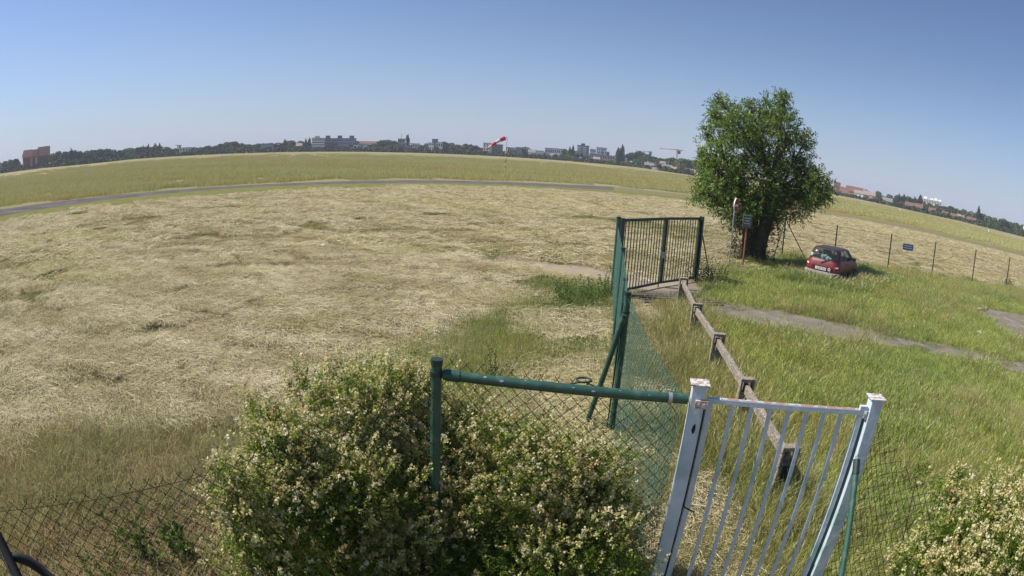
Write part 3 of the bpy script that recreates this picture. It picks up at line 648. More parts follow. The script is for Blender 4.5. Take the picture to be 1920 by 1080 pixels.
MB().tube([(DGR[0] + .1, DGR[1] + .1, 1.7), (7.55, 22.4, 0)], .026, 8).build('brace', m_gdark, fb)
fixall(fb)

# ---------------- concrete post and rail fence
CP = [np.array(p) for p in [(3.50, 6.02), (3.76, 8.42), (4.05, 10.9), (4.30, 13.35), (4.78, 16.4)]]
cf = empty('concrete_fence', (CP[0][0], CP[0][1], 0), 0, 'low weathered concrete post and rail fence along the edge of the lawn', 'fence')
for i, q in enumerate(CP):
    d = CP[min(i + 1, 4)] - CP[max(i - 1, 0)]; a = math.atan2(d[1], d[0])
    Mx = np.array(Matrix.Translation((q[0], q[1], 0)) @ Matrix.Rotation(a + random.uniform(-.04, .04), 4, 'Z') @ Matrix.Rotation(random.uniform(-.02, .02), 4, 'X'))
    o = MB().box(-.065, .065, -.125, .125, -.05, .68, Mx).box(-.067, .067, -.125, -.085, .68, .84, Mx).box(-.067, .067, .085, .125, .68, .84, Mx).box(-.067, .067, -.125, .125, .841, .90, Mx).build('post', m_conc, cf, bevel=.008)
    if i == 0:   # black block painted in for the shade in the end face socket
        MB().box(-.0665, -.0665 - .02, -.075, .075, .42, .66, Mx).build('socket_shade', m_dark, cf)
    if i < 4:
        e = CP[i + 1]; u2 = (e - q) / np.linalg.norm(e - q); s0 = q + u2 * .0; s1 = e
        if True:
            MB().beam((s0[0], s0[1], .60 + .12), (s1[0], s1[1], .60 + .12), .075, .155).build('rail', m_conc, cf, bevel=.012)
fixall(cf)

# ---------------- old sleepers in front of the double gate
sl = empty('timber_sleepers', (4.6, 17.3, 0), 0, 'old timber sleepers laid in the ground in front of the double gate', 'sleepers')
for i in range(6):
    c = np.array([4.25 + .05 * i + random.uniform(-.05, .05), 16.55 + i * .27]); a = R(8 + random.uniform(-3, 3))
    Mx = np.array(Matrix.Translation((c[0] - .1, c[1], 0)) @ Matrix.Rotation(a, 4, 'Z'))
    MB().box(-.75 + random.uniform(-.2, .1), .55, -.10, .10, -.02, .06 + random.uniform(0, .03), Mx).build('sleeper', m_wood, sl, bevel=.01)
fixall(sl)
s2 = empty('timber_sleepers', (6.0, 17.0, 0), 0, 'two old timber sleepers beside the first concrete post near the path', 'sleepers')
for i in range(3):
    Mx = np.array(Matrix.Translation((5.75, 17.0 + i * .28, 0)) @ Matrix.Rotation(R(6), 4, 'Z'))
    MB().box(-.7, .6, -.09, .09, -.02, .06, Mx).build('sleeper', m_wood, s2, bevel=.01)
fixall(s2)
h = P(1247, 598)
ho = MB().add([(h[0] + .13 * math.cos(a) * (1 + .2 * math.sin(3 * a)), h[1] + .42 * math.sin(a), .03) for a in np.linspace(0, 6.28, 17)[:-1]] + [(h[0] + .07 * math.cos(a), h[1] + .3 * math.sin(a), -.12) for a in np.linspace(0, 6.28, 17)[:-1]],
         [(i, (i + 1) % 16, 16 + (i + 1) % 16, 16 + i) for i in range(16)] + [tuple(range(31, 15, -1))]).build('dark_spot', m_dark, smooth=False)
tag(ho, 'small black spot in the dry grass strip in front of the sleepers', 'scrap')  # small dished shape, black all over

# ---------------- traffic sign, notice board, blue plate
sg = P(1362, 507)
SG = np.array([8.75, 23.5])
ts = empty('road_sign', (SG[0], SG[1], 0), R(52), 'round red sign seen edge-on on a grey pole in front of the tree trunk', 'road sign')
m_red = mat('sign_red', (.40, .03, .05), .5, (.30, .03, .06), 5); m_wht = mat('sign_white', (.75, .75, .76), .5)
MB().tube([(0, 0, 0), (0, 0, 3.0)], .03, 10).build('pole', m_steel, ts)
def disc(r, y0, y1, cx, cz, m, nm, par, n=28):
    V = [(cx + r * math.cos(a), y, cz + r * math.sin(a)) for y in (y0, y1) for a in np.linspace(0, 2 * math.pi, n, endpoint=False)]
    return MB().add(V, [tuple(range(n)), tuple(range(2 * n - 1, n - 1, -1))] + [(i, n + i, n + (i + 1) % n, (i + 1) % n) for i in range(n)]).build(nm, m, par)
fc = disc(.30, -.075, -.035, 0, 2.68, m_wht, 'sign_face', ts)
disc(.275, -.083, -.076, 0, 2.68, m_red, 'red_disc', fc)
MB().box(-.20, .20, -.088, -.084, 2.64, 2.72).build('white_bar', m_wht, fc)
sb = MB().box(-.16, .16, -.07, -.035, 2.0, 2.26).build('small_plate', mat('purple_plate', (.13, .10, .20), .6), ts)
NB = np.array([9.55, 23.9])
nbd = empty('notice_board', (NB[0], NB[1], 0), R(-18), 'dark square notice board on a rusty post in front of the tree trunk', 'notice board')
MB().tube([(0, 0, 0), (0, 0, 1.85)], .042, 10).build('post', m_rust2, nbd)
bd = MB().box(-.19, .19, -.07, -.04, 1.80, 2.28).build('board', m_board, nbd, bevel=.006)
MB().box(-.20, -.185, -.075, -.035, 1.79, 2.30).box(-.20, .20, -.075, -.035, 2.285, 2.30).build('board_frame', m_steel, bd)
m_let = mat('faded_lettering', (.30, .34, .38), .7)
for z, x0, x1 in ((2.16, -.14, .14), (2.05, -.12, .10), (1.94, -.14, .12)):
    mb = MB(); x = x0
    while x < x1:
        w = random.uniform(.02, .05); mb.box(x, x + w, -.0725, -.0705, z, z + .05 * random.uniform(.6, 1)); x += w + .018
    mb.build('lettering', m_let, bd)['kind'] = 'stuff'
BL = AT(1698, 457, 36.15 - .0)
tBL = .46; q = FP[1] * (1 - .37) + FP[2] * .37
bs = empty('blue_sign', (q[0], q[1] - .04, 1.5), math.atan2(FP[2][1] - FP[1][1], FP[2][0] - FP[1][0]), 'small blue plate with two white lines hung on the far fence right of the car', 'sign')
pb = MB().box(-.38, .38, -.03, -.01, -.17, .17).build('plate', mat('sign_blue', (.02, .10, .32), .5), bs)
MB().box(-.31, .31, -.034, -.031, .035, .085).build('white_line', m_wht, pb); MB().box(-.31, .31, -.034, -.031, -.085, -.035).build('white_line', m_wht, pb)
MB().box(-.06, .06, -.03, -.01, -.24, -.171).build('tag', m_wht, pb)

# ------------------------------------------------------------------ leafy things
m_leaf = mat('shrub_leaves', (1, 1, 1), .45, (.7, .75, .65), 3, 3, attr='col', trans=.48, spec=.3)
m_flower = mat('cream_flowers', (1, 1, 1), .8, (.92, .88, .78), 8, 2, attr='col', trans=.4)
m_tleaf = mat('tree_leaves', (1, 1, 1), .4, (.75, .8, .7), 1, 3, attr='col', trans=.45, spec=.35)
m_bark = mat('dark_bark', (.055, .045, .035), .95, (.09, .075, .055), 6, 8, bump=.8, stretch=(1, 1, .3))
m_twig = mat('twigs', (.10, .08, .05), .9)
def unit(v): return v / (np.linalg.norm(v, axis=-1, keepdims=True) + 1e-9)
def lobes_sample(lobes, n, rg, shell=.55):
    C = np.array([l[0] for l in lobes]); Rr = np.array([l[1] for l in lobes]); w = (Rr ** 2) / (Rr ** 2).sum()
    k = rg.choice(len(lobes), n, p=w); d = unit(rg.normal(size=(n, 3)))
    rad = Rr[k] * (shell + (1.08 - shell) * rg.random(n) ** .5) * (1 + .18 * rg.normal(size=n)).clip(.5, 1.45)
    return C[k] + d * rad[:, None] * np.array([1, 1, .95]), d, k, rad / Rr[k]
def leaves_on(p, dirs, L, nl, ll, lw, rg, cols, droop=0.0, fold=.15):
    """pairs of leaves along each shoot: returns verts (n*nl,4,3) and colours"""
    n = len(p); t = (np.arange(nl) + .5) / nl
    side = unit(np.cross(dirs, rg.normal(size=(n, 3))))
    other = np.cross(dirs, side)
    V = []; C = []
    cc = np.array(cols)[rg.integers(0, len(cols), n)] * rg.uniform(.75, 1.2, (n, 1))
    for i, ti in enumerate(t):
        q = p + dirs * (L * ti)[:, None] + np.array([0, 0, -droop]) * (L * ti * ti)[:, None]
        ang = rg.uniform(0, 6.28, n) if droop else (i // 2) * 1.57 + (i % 2) * 3.14 + rg.normal(0, .4, n)
        sd_ = side * np.cos(ang)[:, None] + other * np.sin(ang)[:, None]
        ax = unit(sd_ * .9 + dirs * .7 + np.array([0, 0, -droop * 1.4]) + rg.normal(0, .22, (n, 3)))
        nn = unit(np.cross(ax, unit(np.cross(dirs, sd_)) + rg.normal(0, .35, (n, 3))))
        l = ll * rg.uniform(.7, 1.2, n)[:, None]; w = lw * rg.uniform(.8, 1.2, n)[:, None]
        V.append(np.stack([q, q + ax * l * .45 + nn * w * .5, q + ax * l, q + ax * l * .45 - nn * w * .5], 1))
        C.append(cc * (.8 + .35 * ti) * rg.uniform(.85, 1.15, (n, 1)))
    V = np.concatenate(V); C = np.concatenate(C)
    return V, np.repeat(C[:, None, :], 4, 1)
def quads(name, V, C, m, par):
    n = len(V); F = np.arange(n * 4).reshape(n, 4)
    return fast_mesh(name, V.reshape(-1, 3), F4=F, m=m, parent=par, colr=C.reshape(-1, 3))
LEAFC = [(.25, .33, .06), (.19, .28, .045), (.33, .40, .075), (.40, .43, .12), (.14, .22, .04)]
def flowering_shrub(lobes, nshoot, base, label, seed, fl=.5, high=None):
    rg = np.random.default_rng(seed); e = empty('flowering_shrub', tuple(base), 0, label, 'shrub')
    p, d, k, rel = lobes_sample(lobes, nshoot, rg, .45)
    keep = p[:, 2] > .02; p, d, k, rel = p[keep], d[keep], k[keep], rel[keep]; n = len(p)
    dirs = unit(d * .55 + np.array([0, 0, .75]) + rg.normal(0, .3, (n, 3))); L = rg.uniform(.08, .20, n) * (1 + .9 * (rg.random(n) > .92))
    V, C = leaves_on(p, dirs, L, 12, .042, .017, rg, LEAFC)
    quads('foliage', V - np.array(base), C, m_leaf, e)
    # flower heads
    pr = rel * .7 + 1.0 * vnoise(p[:, 0] * 2.4 + 9, p[:, 2] * 2.4 + p[:, 1], 1.0) + 1.15 * p[:, 2] / max(.5, p[:, 2].max()) + rg.uniform(0, .25, n)
    f = pr > np.quantile(pr, 1 - fl); tip = (p + dirs * L[:, None])[f]; dd = dirs[f]; n2 = len(tip)
    FV = []; FC = []; fcol = np.array([(.62, .57, .28), (.68, .63, .36), (.55, .52, .22), (.52, .40, .20), (.72, .68, .48)])
    cc = fcol[rg.choice(5, n2, p=[.3, .25, .2, .08, .17])] * rg.uniform(.8, 1.1, (n2, 1)); big = rg.uniform(.7, 1.75, n2)[:, None]
    for i in range(18):
        t = rg.random((n2, 1)); q = tip + dd * t * .055 * big + rg.normal(0, 1, (n2, 3)) * .011 * (1.3 - t) * big
        a = unit(rg.normal(size=(n2, 3))); b = unit(np.cross(a, rg.normal(size=(n2, 3)))); s_ = .0075 * big * rg.uniform(.7, 1.3, (n2, 1))
        FV.append(np.stack([q + a * s_, q + b * s_, q - a * s_, q - b * s_], 1)); FC.append(np.repeat((cc * rg.uniform(.85, 1.1, (n2, 1)))[:, None], 4, 1))
    quads('flower_heads', np.concatenate(FV) - np.array(base), np.concatenate(FC), m_flower, e)
    mb = MB(); b0 = np.array([base[0], base[1], 0.0])
    for c, r in lobes:
        foot = np.array([b0[0] * .35 + c[0] * .65, b0[1] * .35 + c[1] * .65, 0]) + rg.normal(0, .05, 3) * [1, 1, 0]
        for _ in range(5 if nshoot > 500 else 1):
            end = np.array(c) + unit(rg.normal(size=3)) * r * .8; mid = (foot + end) / 2 + rg.normal(0, .06, 3)
            mb.tube([foot - b0, mid - b0, end - b0], [.014, .009, .004], 5, cap=False)
    mb.build('stems', m_twig, e)['kind'] = 'stuff'
    return e
def LB(px, py, D, r): return (AT(px, py, D), max(.05, r - .09))
main_l = [LB(*a) for a in [(462, 935, 3.75, .26), (545, 850, 4.25, .33), (515, 1000, 3.75, .38), (610, 930, 4.2, .5), (650, 785, 4.85, .38), (725, 760, 5.15, .36), (775, 745, 5.3, .26), (780, 860, 5.05, .48),
    (700, 960, 4.5, .6), (630, 1060, 4.0, .5), (880, 830, 5.15, .38), (960, 860, 4.95, .38), (850, 960, 4.7, .52), (800, 1075, 4.35, .5), (970, 965, 4.6, .48), (1045, 890, 4.75, .38),
    (1120, 905, 4.6, .28), (1120, 985, 4.5, .40), (1060, 1050, 4.3, .46), (940, 1090, 4.25, .48), (1140, 1070, 4.25, .36), (540, 1110, 3.5, .4),
    (425, 905, 3.7, .17), (440, 985, 3.6, .2), (492, 800, 4.3, .17), (580, 742, 4.8, .2), (520, 880, 4.1, .3), (440, 1050, 3.4, .22), (690, 715, 5.2, .15), (820, 745, 5.3, .16), (1010, 800, 5.0, .14), (1170, 860, 4.6, .15)]]
flowering_shrub(main_l, 10500, (-.3, 4.9, 0), 'large cream flowering shrub growing through the fence around the green post', 21, fl=.50)
right_l = [LB(*a) for a in [(1850, 1000, 4.6, .36), (1770, 1030, 4.4, .26), (1905, 955, 4.9, .28), (1700, 1075, 4.2, .22), (1800, 1100, 4.2, .36), (1900, 1080, 4.2, .45), (1960, 1000, 4.6, .45), (1990, 940, 5.0, .35)]]
flowering_shrub(right_l, 4200, (3.6, 2.2, 0), 'smaller cream flowering shrub at the lower right corner beside the slumped mesh', 22, fl=.6)
sp_l = [LB(*a) for a in [(1758, 925, 4.7, .07), (1790, 905, 4.8, .07), (1785, 945, 4.7, .06), (1768, 950, 4.7, .05), (1725, 890, 4.9, .05)]]
flowering_shrub(sp_l, 90, (3.9, 3.0, 0), 'few thin flowering shoots standing apart above the right shrub', 23, fl=.7)

# broad leaved weeds at the lower left, bramble by the worn path
def weed(label, px, py, h, spread, nst, seed, ll=.09, cat='weed', name='weed_plant', cols=None):
    rg = np.random.default_rng(seed); b = P(px, py); e = empty(name, tuple(b), 0, label, cat)
    n = nst; p = np.stack([rg.normal(0, spread * .4, n), rg.normal(0, spread * .4, n), np.zeros(n)], -1)
    dirs = unit(np.stack([rg.normal(0, .35, n), rg.normal(0, .35, n), np.ones(n)], -1)); L = h * rg.uniform(.5, 1, n)
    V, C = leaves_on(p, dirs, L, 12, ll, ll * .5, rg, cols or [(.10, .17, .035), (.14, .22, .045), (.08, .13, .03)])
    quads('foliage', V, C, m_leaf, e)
    mb = MB()
    for i in range(n): mb.tube([p[i], p[i] + dirs[i] * L[i]], .004, 4, cap=False)
    mb.build('stems', mat('green_stem', (.12, .15, .05), .8), e)['kind'] = 'stuff'; return e
weed('bright green broad leaved weed behind the left fence, nearer the shrub', 340, 1040, .55, .25, 12, 31, .10)
weed('green broad leaved weed behind the left fence, taller stems', 268, 1045, .7, .22, 12, 32, .09)
weed('low dark green weed behind the fence at the bottom left', 190, 1075, .3, .5, 22, 33, .05)
weed('small dark green weed on bare soil left of the shrub', 432, 1015, .22, .15, 8, 34, .05)
weed('bright green bramble bush beside the worn path, left of the side fence', 1092, 570, .75, 1.0, 70, 35, .07, 'bush', 'bramble_bush')
weed('leafy bindweed climbing at the side fence by the worn path', 1140, 560, .95, .6, 40, 36, .06, 'bush', 'bramble_bush')
weed('dark leafy growth at the right post of the double gate', 1326, 530, 1.0, .8, 60, 37, .08, 'bush', 'bramble_bush', [(.05, .07, .02), (.07, .09, .025), (.10, .09, .04)])
weed('tuft of dark nettles at the foot of the far fence, right edge', 1888, 538, .7, .5, 40, 38, .07, 'weed', 'nettle_clump', [(.05, .08, .025), (.07, .10, .03)])
weed('dark weed standing in the tall olive grass', 925, 720, .75, .25, 12, 39, .05, 'weed', 'weed_plant', [(.06, .09, .03)])

# ---------------- the tree by the gate
def big_tree():
    rg = np.random.default_rng(41); b = np.array([11.0, 26.3, 0.0])
    e = empty('leafy_tree', tuple(b), 0, 'large dark green tree with drooping leaves and several stems beside the red car', 'tree')
    spec = [(1362, 212, 30), (1348, 245, 30), (1383, 235, 34), (1418, 235, 34), (1452, 205, 30), (1470, 235, 32), (1440, 260, 42), (1395, 285, 46), (1340, 290, 30), (1326, 300, 18),
            (1490, 285, 34), (1505, 315, 24), (1355, 330, 44), (1420, 335, 52), (1475, 345, 44), (1335, 350, 30), (1518, 352, 34), (1538, 350, 24), (1545, 366, 18), (1530, 330, 18), (1385, 382, 40), (1440, 390, 38), (1490, 385, 32), (1315, 362, 18), (1300, 372, 8), (1345, 385, 18), (1380, 410, 18), (1400, 405, 20), (1450, 402, 16), (1525, 378, 16),
            (1408, 198, 14), (1340, 212, 12), (1325, 250, 10), (1512, 260, 16), (1470, 185, 16), (1350, 190, 12)]
    lobes = []
    for x, y, r in spec:
        D = 28.3 + rg.uniform(-1, 1) * (1.9 if r > 25 else .8); lobes.append((AT(x, y, D), r * D / 1085))
    n = 6800
    p, d, k, rel = lobes_sample(lobes, n, rg, .55)
    dirs = unit(d * .8 + np.array([0, 0, .15]) + rg.normal(0, .35, (n, 3))); L = rg.uniform(.25, .5, n)
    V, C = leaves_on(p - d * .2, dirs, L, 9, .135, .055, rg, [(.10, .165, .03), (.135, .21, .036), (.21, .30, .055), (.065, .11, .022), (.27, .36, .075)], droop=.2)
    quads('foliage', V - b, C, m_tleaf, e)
    stems = [(-.45, -.1, .20), (-.1, .1, .26), (.28, -.05, .22), (.55, .15, .16), (.1, -.3, .18)]
    st = MB(); br = MB()
    heads = []
    for i, (ox, oy, r) in enumerate(stems):
        t = np.array([ox * 2.2 + .1, oy * 2, 3.0 + .3 * i]); st.tube([(ox * .8, oy, -.1), (ox * 1.1, oy, 1.2), tuple(t)], [r * 1.35, r * 1.05, r * .6], 10); heads.append((t, r))
    for c, r in lobes:
        t, rr = min(heads, key=lambda h: np.linalg.norm(h[0] + b - c)); c2 = c - b; mid = (t + c2) / 2 + rg.normal(0, .25, 3)
        br.tube([t - np.array([0, 0, .2]), mid, c2], [rr * .5, .06, .025], 6, cap=False)
        for _ in range(6):
            q = c2 + unit(rg.normal(size=3)) * r * .9; br.tube([mid * .3 + c2 * .7, q], [.03, .010], 4, cap=False)
    st.build('trunk', m_bark, e, smooth=True); br.build('branches', m_bark, e)
    # ivy and suckers round the trunk
    m = 420; pp = np.stack([rg.uniform(-1.2, 1.1, m), rg.uniform(-.8, .5, m), rg.uniform(0, 2.4, m) ** 1.0], -1)
    dd = unit(rg.normal(0, .5, (m, 3)) + [0, 0, .5]); V, C = leaves_on(pp, dd, rg.uniform(.15, .4, m), 8, .10, .05, rg, [(.05, .08, .02), (.08, .11, .03), (.12, .12, .05)], droop=.3)
    quads('sucker_leaves', V, C, m_tleaf, e)
big_tree()

# ------------------------------------------------------------------ the red car
def car():
    # rear left bumper corner and rear right corner on the ground plan
    A = np.array([11.84, 22.57]); B = np.array([13.32, 21.69]); u_ = (B - A) / np.linalg.norm(B - A); c = (A + B) / 2
    rz = R(-49)
    e = empty('parked_car', (c[0], c[1], 0), rz, 'small red hatchback with grey rear bumper parked in tall grass under the tree', 'car'); e.scale = (1, 1, 1.06)
    m_body = mat('red_car_paint', (.15, .014, .018), .45, (.115, .012, .016), 2, coat=.15, spec=.4)
    m_roof_shade = mat('shade_painted_roof', (.035, .018, .024), .5, (.05, .025, .03), 3, coat=.1)  # tree shade on the roof and window band, painted as darker red
    m_bump = mat('grey_bumper_plastic', (.32, .30, .28), .7, (.24, .22, .20), 6, 5)
    m_blk = mat('black_trim', (.012, .012, .014), .5)
    gm = bpy.data.materials.new('car_glass'); gm.use_nodes = True; N = gm.node_tree.nodes; Lk = gm.node_tree.links
    pb_ = N['Principled BSDF']; pb_.inputs['Base Color'].default_value = (.05, .07, .07, 1); pb_.inputs['Roughness'].default_value = .05
    tr_ = N.new('ShaderNodeBsdfTransparent'); tr_.inputs[0].default_value = (.70, .78, .76, 1); mx_ = N.new('ShaderNodeMixShader'); mx_.inputs[0].default_value = .72
    Lk.new(pb_.outputs[0], mx_.inputs[1]); Lk.new(tr_.outputs[0], mx_.inputs[2]); Lk.new(mx_.outputs[0], N['Material Output'].inputs[0])
    # levels: z, y rear, y front, half width, corner radius
    LV = [(.20, .16, 3.20, .70, .25), (.30, .06, 3.36, .78, .28), (.42, .02, 3.42, .805, .30), (.58, .0, 3.42, .815, .32), (.74, .03, 3.34, .81, .34), (.84, .07, 3.18, .795, .36), (.915, .10, 2.98, .775, .36),
          (.94, .12, 2.80, .765, .34), (.96, .13, 2.72, .76, .32), (1.08, .20, 2.50, .725, .28), (1.20, .275, 2.28, .69, .26), (1.30, .34, 2.10, .655, .24), (1.345, .38, 2.0, .63, .24), (1.385, .46, 1.86, .57, .24), (1.405, .60, 1.66, .45, .22)]
    NS, NX, NC = 22, 12, 5      # samples along side, across, per corner
    def ring(z, y0, y1, hw, r):
        pts = []
        def corner(cx, cy, a0):
            for i in range(1, NC + 1): a = a0 + (math.pi / 2) * i / (NC + 1); pts.append((cx + r * math.cos(a), cy + r * math.sin(a), z))
        for i in range(NX): t = i / (NX - 1); pts.append((-(hw - r) + 2 * (hw - r) * t, y0 - .02 * (1 - (2 * t - 1) ** 2), z))      # rear, left to right
        corner(hw - r, y0 + r, -math.pi / 2)
        for i in range(NS): t = i / (NS - 1); pts.append((hw, y0 + r + (y1 - y0 - 2 * r) * t, z))                                  # right side
        corner(hw - r, y1 - r, 0)
        for i in range(NX): t = i / (NX - 1); pts.append(((hw - r) - 2 * (hw - r) * t, y1 + .05 * (1 - (2 * t - 1) ** 2), z))
        corner(-(hw - r), y1 - r, math.pi / 2)
        for i in range(NS): t = i / (NS - 1); pts.append((-hw, y1 - r - (y1 - y0 - 2 * r) * t, z))
        corner(-(hw - r), y0 + r, math.pi)
        return pts
    RN = 2 * (NS + NX) + 4 * NC; V = []
    for l in LV: V += ring(*l)
    V = np.array(V)
    sR = NX + NC; sF = sR + NS + NC; sL = sF + NX + NC
    def region(li, k):
        if 8 <= li <= 11:
            if -0 <= k < NX - 1: return 'rear'
            if k == RN - 1 or k == RN - 2 or k in (NX - 1, NX): return 'rear'
            if sR + 1 <= k < sR + 7: return 'qr'
            if sR + 8 <= k < sR + NS - 1: return 'dr'
            if sF <= k < sF + NX - 1: return 'front'
            if sL + 1 <= k < sL + NS - 9: return 'dl'
            if sL + NS - 8 <= k < sL + NS - 2: return 'ql'
        return None
    body, roof, gl_ = [], [], {}
    for li in range(len(LV) - 1):
        for k in range(RN):
            f = (li * RN + k, li * RN + (k + 1) % RN, (li + 1) * RN + (k + 1) % RN, (li + 1) * RN + k); rg_ = region(li, k)
            if rg_: gl_.setdefault(rg_, []).append(f)
            elif li >= 12 or (8 <= li <= 11): roof.append(f)
            else: body.append(f)
    def sub(name, faces, m, par, off=0.0, smooth=True):
        ids = sorted({i for f in faces for i in f}); mp = {i: j for j, i in enumerate(ids)}
        o = MB().add(V[ids], [tuple(mp[i] for i in f) for f in faces]).build(name, m, par, smooth=smooth); return o
    body.append(tuple(range(RN - 1, -1, -1)))
    sub('body', body, m_body, e)
    roof.append(tuple((len(LV) - 1) * RN + k for k in range(RN)))
    sub('roof', roof, m_roof_shade, e)
    for kx, nm in (('rear', 'rear_window'), ('qr', 'side_window'), ('dr', 'side_window'), ('ql', 'side_window'), ('dl', 'side_window'), ('front', 'windscreen')):
        sub(nm, gl_[kx], gm, e)
    # seals round the rear window and pillars
    def P3(x, z, off=-.012):
        zz = [l[0] for l in LV]; y = np.interp(z, zz, [l[1] for l in LV]); hw = np.interp(z, zz, [l[3] for l in LV]); r = np.interp(z, zz, [l[4] for l in LV])
        ax = abs(x); yy = y - .02 * max(0, 1 - (x / (hw - r)) ** 2) if ax < hw - r else y + r - math.sqrt(max(0, r * r - (ax - hw + r) ** 2))
        return (x, yy + off, z)
    MB().tube([P3(x, .965) for x in np.linspace(-.66, .66, 12)], .012, 5).build('window_seal', m_blk, e)
    MB().tube([P3(x, 1.335) for x in np.linspace(-.56, .56, 12)], .012, 5).build('window_seal', m_blk, e)
    def side(x, y, z): zz = [l[0] for l in LV]; return (np.interp(z, zz, [l[3] for l in LV]) + .006, y, z)
    zs = [(.965, 1.02), (1.33, 1.02)]
    MB().tube([side(0, 1.03, z) for z in (.30, .6, .96, 1.15, 1.33)], .007, 4).build('door_seam', m_blk, e)
    MB().tube([side(0, 2.42, z) for z in (.30, .6, .90)], .007, 4).build('door_seam', m_blk, e)
    MB().box(.80, .835, 1.12, 1.28, .80, .83).build('door_handle', m_blk, e)
    # bumper
    bp = MB(); xs_ = np.linspace(-.80, .80, 15)
    ringp = [(x, -.055 + .20 * max(0, (abs(x) - .55) / .25) ** 2 + .02 * (x / .5) ** 2 * 0, 0) for x in xs_]
    Vb = []; prof = [(0.05, .33), (-.02, .34), (-.035, .42), (-.02, .49), (.05, .50)]
    for x, y, _ in ringp: Vb += [(x, y + a, z) for a, z in prof]
    n5 = 5; Fb = [(i * n5 + j, i * n5 + j + 1, (i + 1) * n5 + j + 1, (i + 1) * n5 + j) for i in range(14) for j in range(4)]
    bp.add(Vb, Fb).box(.79, .84, .12, .45, .34, .49).box(-.84, -.79, .12, .45, .34, .49).build('bumper', m_bump, e, smooth=False)
    MB().box(-.66, .66, -.045, .05, .24, .325).build('lower_valance', m_blk, e)
    # lights, plate, stickers, wiper
    m_tl = mat('tail_light_red', (.55, .03, .03), .2, spec=.6); m_tl2 = mat('tail_light_white', (.75, .55, .5), .25)
    for sg_ in (-1, 1):
        pts_ = [P3(sg_ * x, z, -.018) for x, z in ((.60, .60), (.77, .60), (.79, .80), (.62, .80))]
        o = MB().add(pts_ + [(a, b_ + .03, c_) for a, b_, c_ in pts_], [(0, 1, 2, 3), (0, 4, 5, 1), (1, 5, 6, 2), (2, 6, 7, 3), (3, 7, 4, 0)]).build('tail_light', m_tl, e)
        pts_ = [P3(sg_ * x, z, -.024) for x, z in ((.63, .70), (.76, .70), (.765, .76), (.64, .76))]
        MB().add(pts_, [(0, 1, 2, 3)]).build('lamp_insert', m_tl2, o)
    ph_ = MB().box(-.42, .52, -.036, .0, .52, .70).build('plate_recess', mat('dark_red_trim', (.07, .012, .018), .6), e)
    m_pl = mat('plate_white', (.62, .62, .58), .5)
    pl_ = MB().box(-.27, .25, -.046, -.037, .555, .665).build('number_plate', m_pl, ph_)
    tx = bpy.data.curves.new('plate_text', 'FONT'); tx.body = '1634 RN'; tx.size = .125; tx.align_x = 'CENTER'; tx.align_y = 'CENTER'; tx.extrude = .001
    to = bpy.data.objects.new('plate_text', tx); me = None
    col.objects.link(to); bpy.context.view_layer.update()
    dg_ = bpy.context.evaluated_depsgraph_get(); me = bpy.data.meshes.new_from_object(to.evaluated_get(dg_)); bpy.data.objects.remove(to)
    me.transform(Matrix.Translation((0, -.048, .61)) @ Matrix.Rotation(math.pi / 2, 4, 'X')); me.materials.clear(); me.materials.append(m_blk)
    lo = bpy.data.objects.new('lettering', me); col.objects.link(lo); lo.parent = ph_; lo['kind'] = 'stuff'
    def dsk(cx, cz, r, m, nm, y=-.045):
        return MB().add([(cx + r * math.cos(a), y, cz + r * math.sin(a)) for a in np.linspace(0, 6.283, 17)[:-1]] + [(cx + r * math.cos(a), y + .008, cz + r * math.sin(a)) for a in np.linspace(0, 6.283, 17)[:-1]], [tuple(range(16))] + [(i, (i + 1) % 16, 16 + (i + 1) % 16, 16 + i) for i in range(16)]).build(nm, m, e)
    dsk(.40, .625, .062, m_pl, 'round_sticker'); dsk(.40, .625, .035, mat('sticker_blue', (.08, .12, .45), .6), 'sticker_centre', -.047)
    dsk(-.02, .79, .022, m_steel, 'badge', -.035 + .05)
    q_ = P3(-.60, 1.06, -.02); MB().box(q_[0] - .06, q_[0] + .06, q_[1], q_[1] + .01, 1.0, 1.13).build('window_sticker', m_pl, e)
    MB().tube([P3(.0, .86, -.03), P3(.12, .93, -.05), P3(.35, .985, -.03)], [.014, .02, .008], 6).tube([P3(.0, .86, -.03), P3(-.05, .80, -.02)], .02, 6).build('wiper', m_blk, e)
    mr_ = MB(); mr_.box(.80, .98, 2.10, 2.20, .93, 1.06).build('door_mirror', m_blk, e, bevel=.03)
    MB().box(-.98, -.80, 2.10, 2.20, .93, 1.06).build('door_mirror', m_blk, e, bevel=.03)
    # wheels
    for sx, y in ((-1, .62), (1, .62), (-1, 2.85), (1, 2.85)):
        w = MB().tube([(sx * .70, y, .27), (sx * .83, y, .27)], .27, 20).build('wheel', m_blk, e)
        MB().tube([(sx * .828, y, .27), (sx * .838, y, .27)], .17, 16).build('rim', m_steel, w)
    # interior: seats, parcel bags
    m_seat = mat('seat_fabric', (.05, .05, .06), .9); m_bag = mat('white_bags', (.60, .66, .70), .7, (.40, .48, .55), 8)
    for x in (-.35, .35):
        MB().box(x - .24, x + .24, 1.25, 1.38, .45, 1.05).box(x - .11, x + .11, 1.28, 1.36, 1.05, 1.24).build('front_seat', m_seat, e, bevel=.03)
    MB().box(-.6, .6, .78, .9, .45, .98).build('rear_seat', m_seat, e, bevel=.03)
    MB().box(-.66, .66, .20, .8, .88, .91).build('parcel_shelf', m_seat, e)
    for x, z, r in ((-.14, 1.0, .12), (.10, .98, .11), (-.02, 1.05, .09), (.24, .96, .08)):
        mb = MB(); rings = []
        for i in range(7):
            a = math.pi * i / 6; rings.append((x + random.uniform(-.01, .01), .48, z - r * math.cos(a)))
        mb.tube(rings, [max(.004, r * math.sin(math.pi * i / 6) * random.uniform(.8, 1.15)) for i in range(7)], 9).build('bag', m_bag, e, smooth=True)
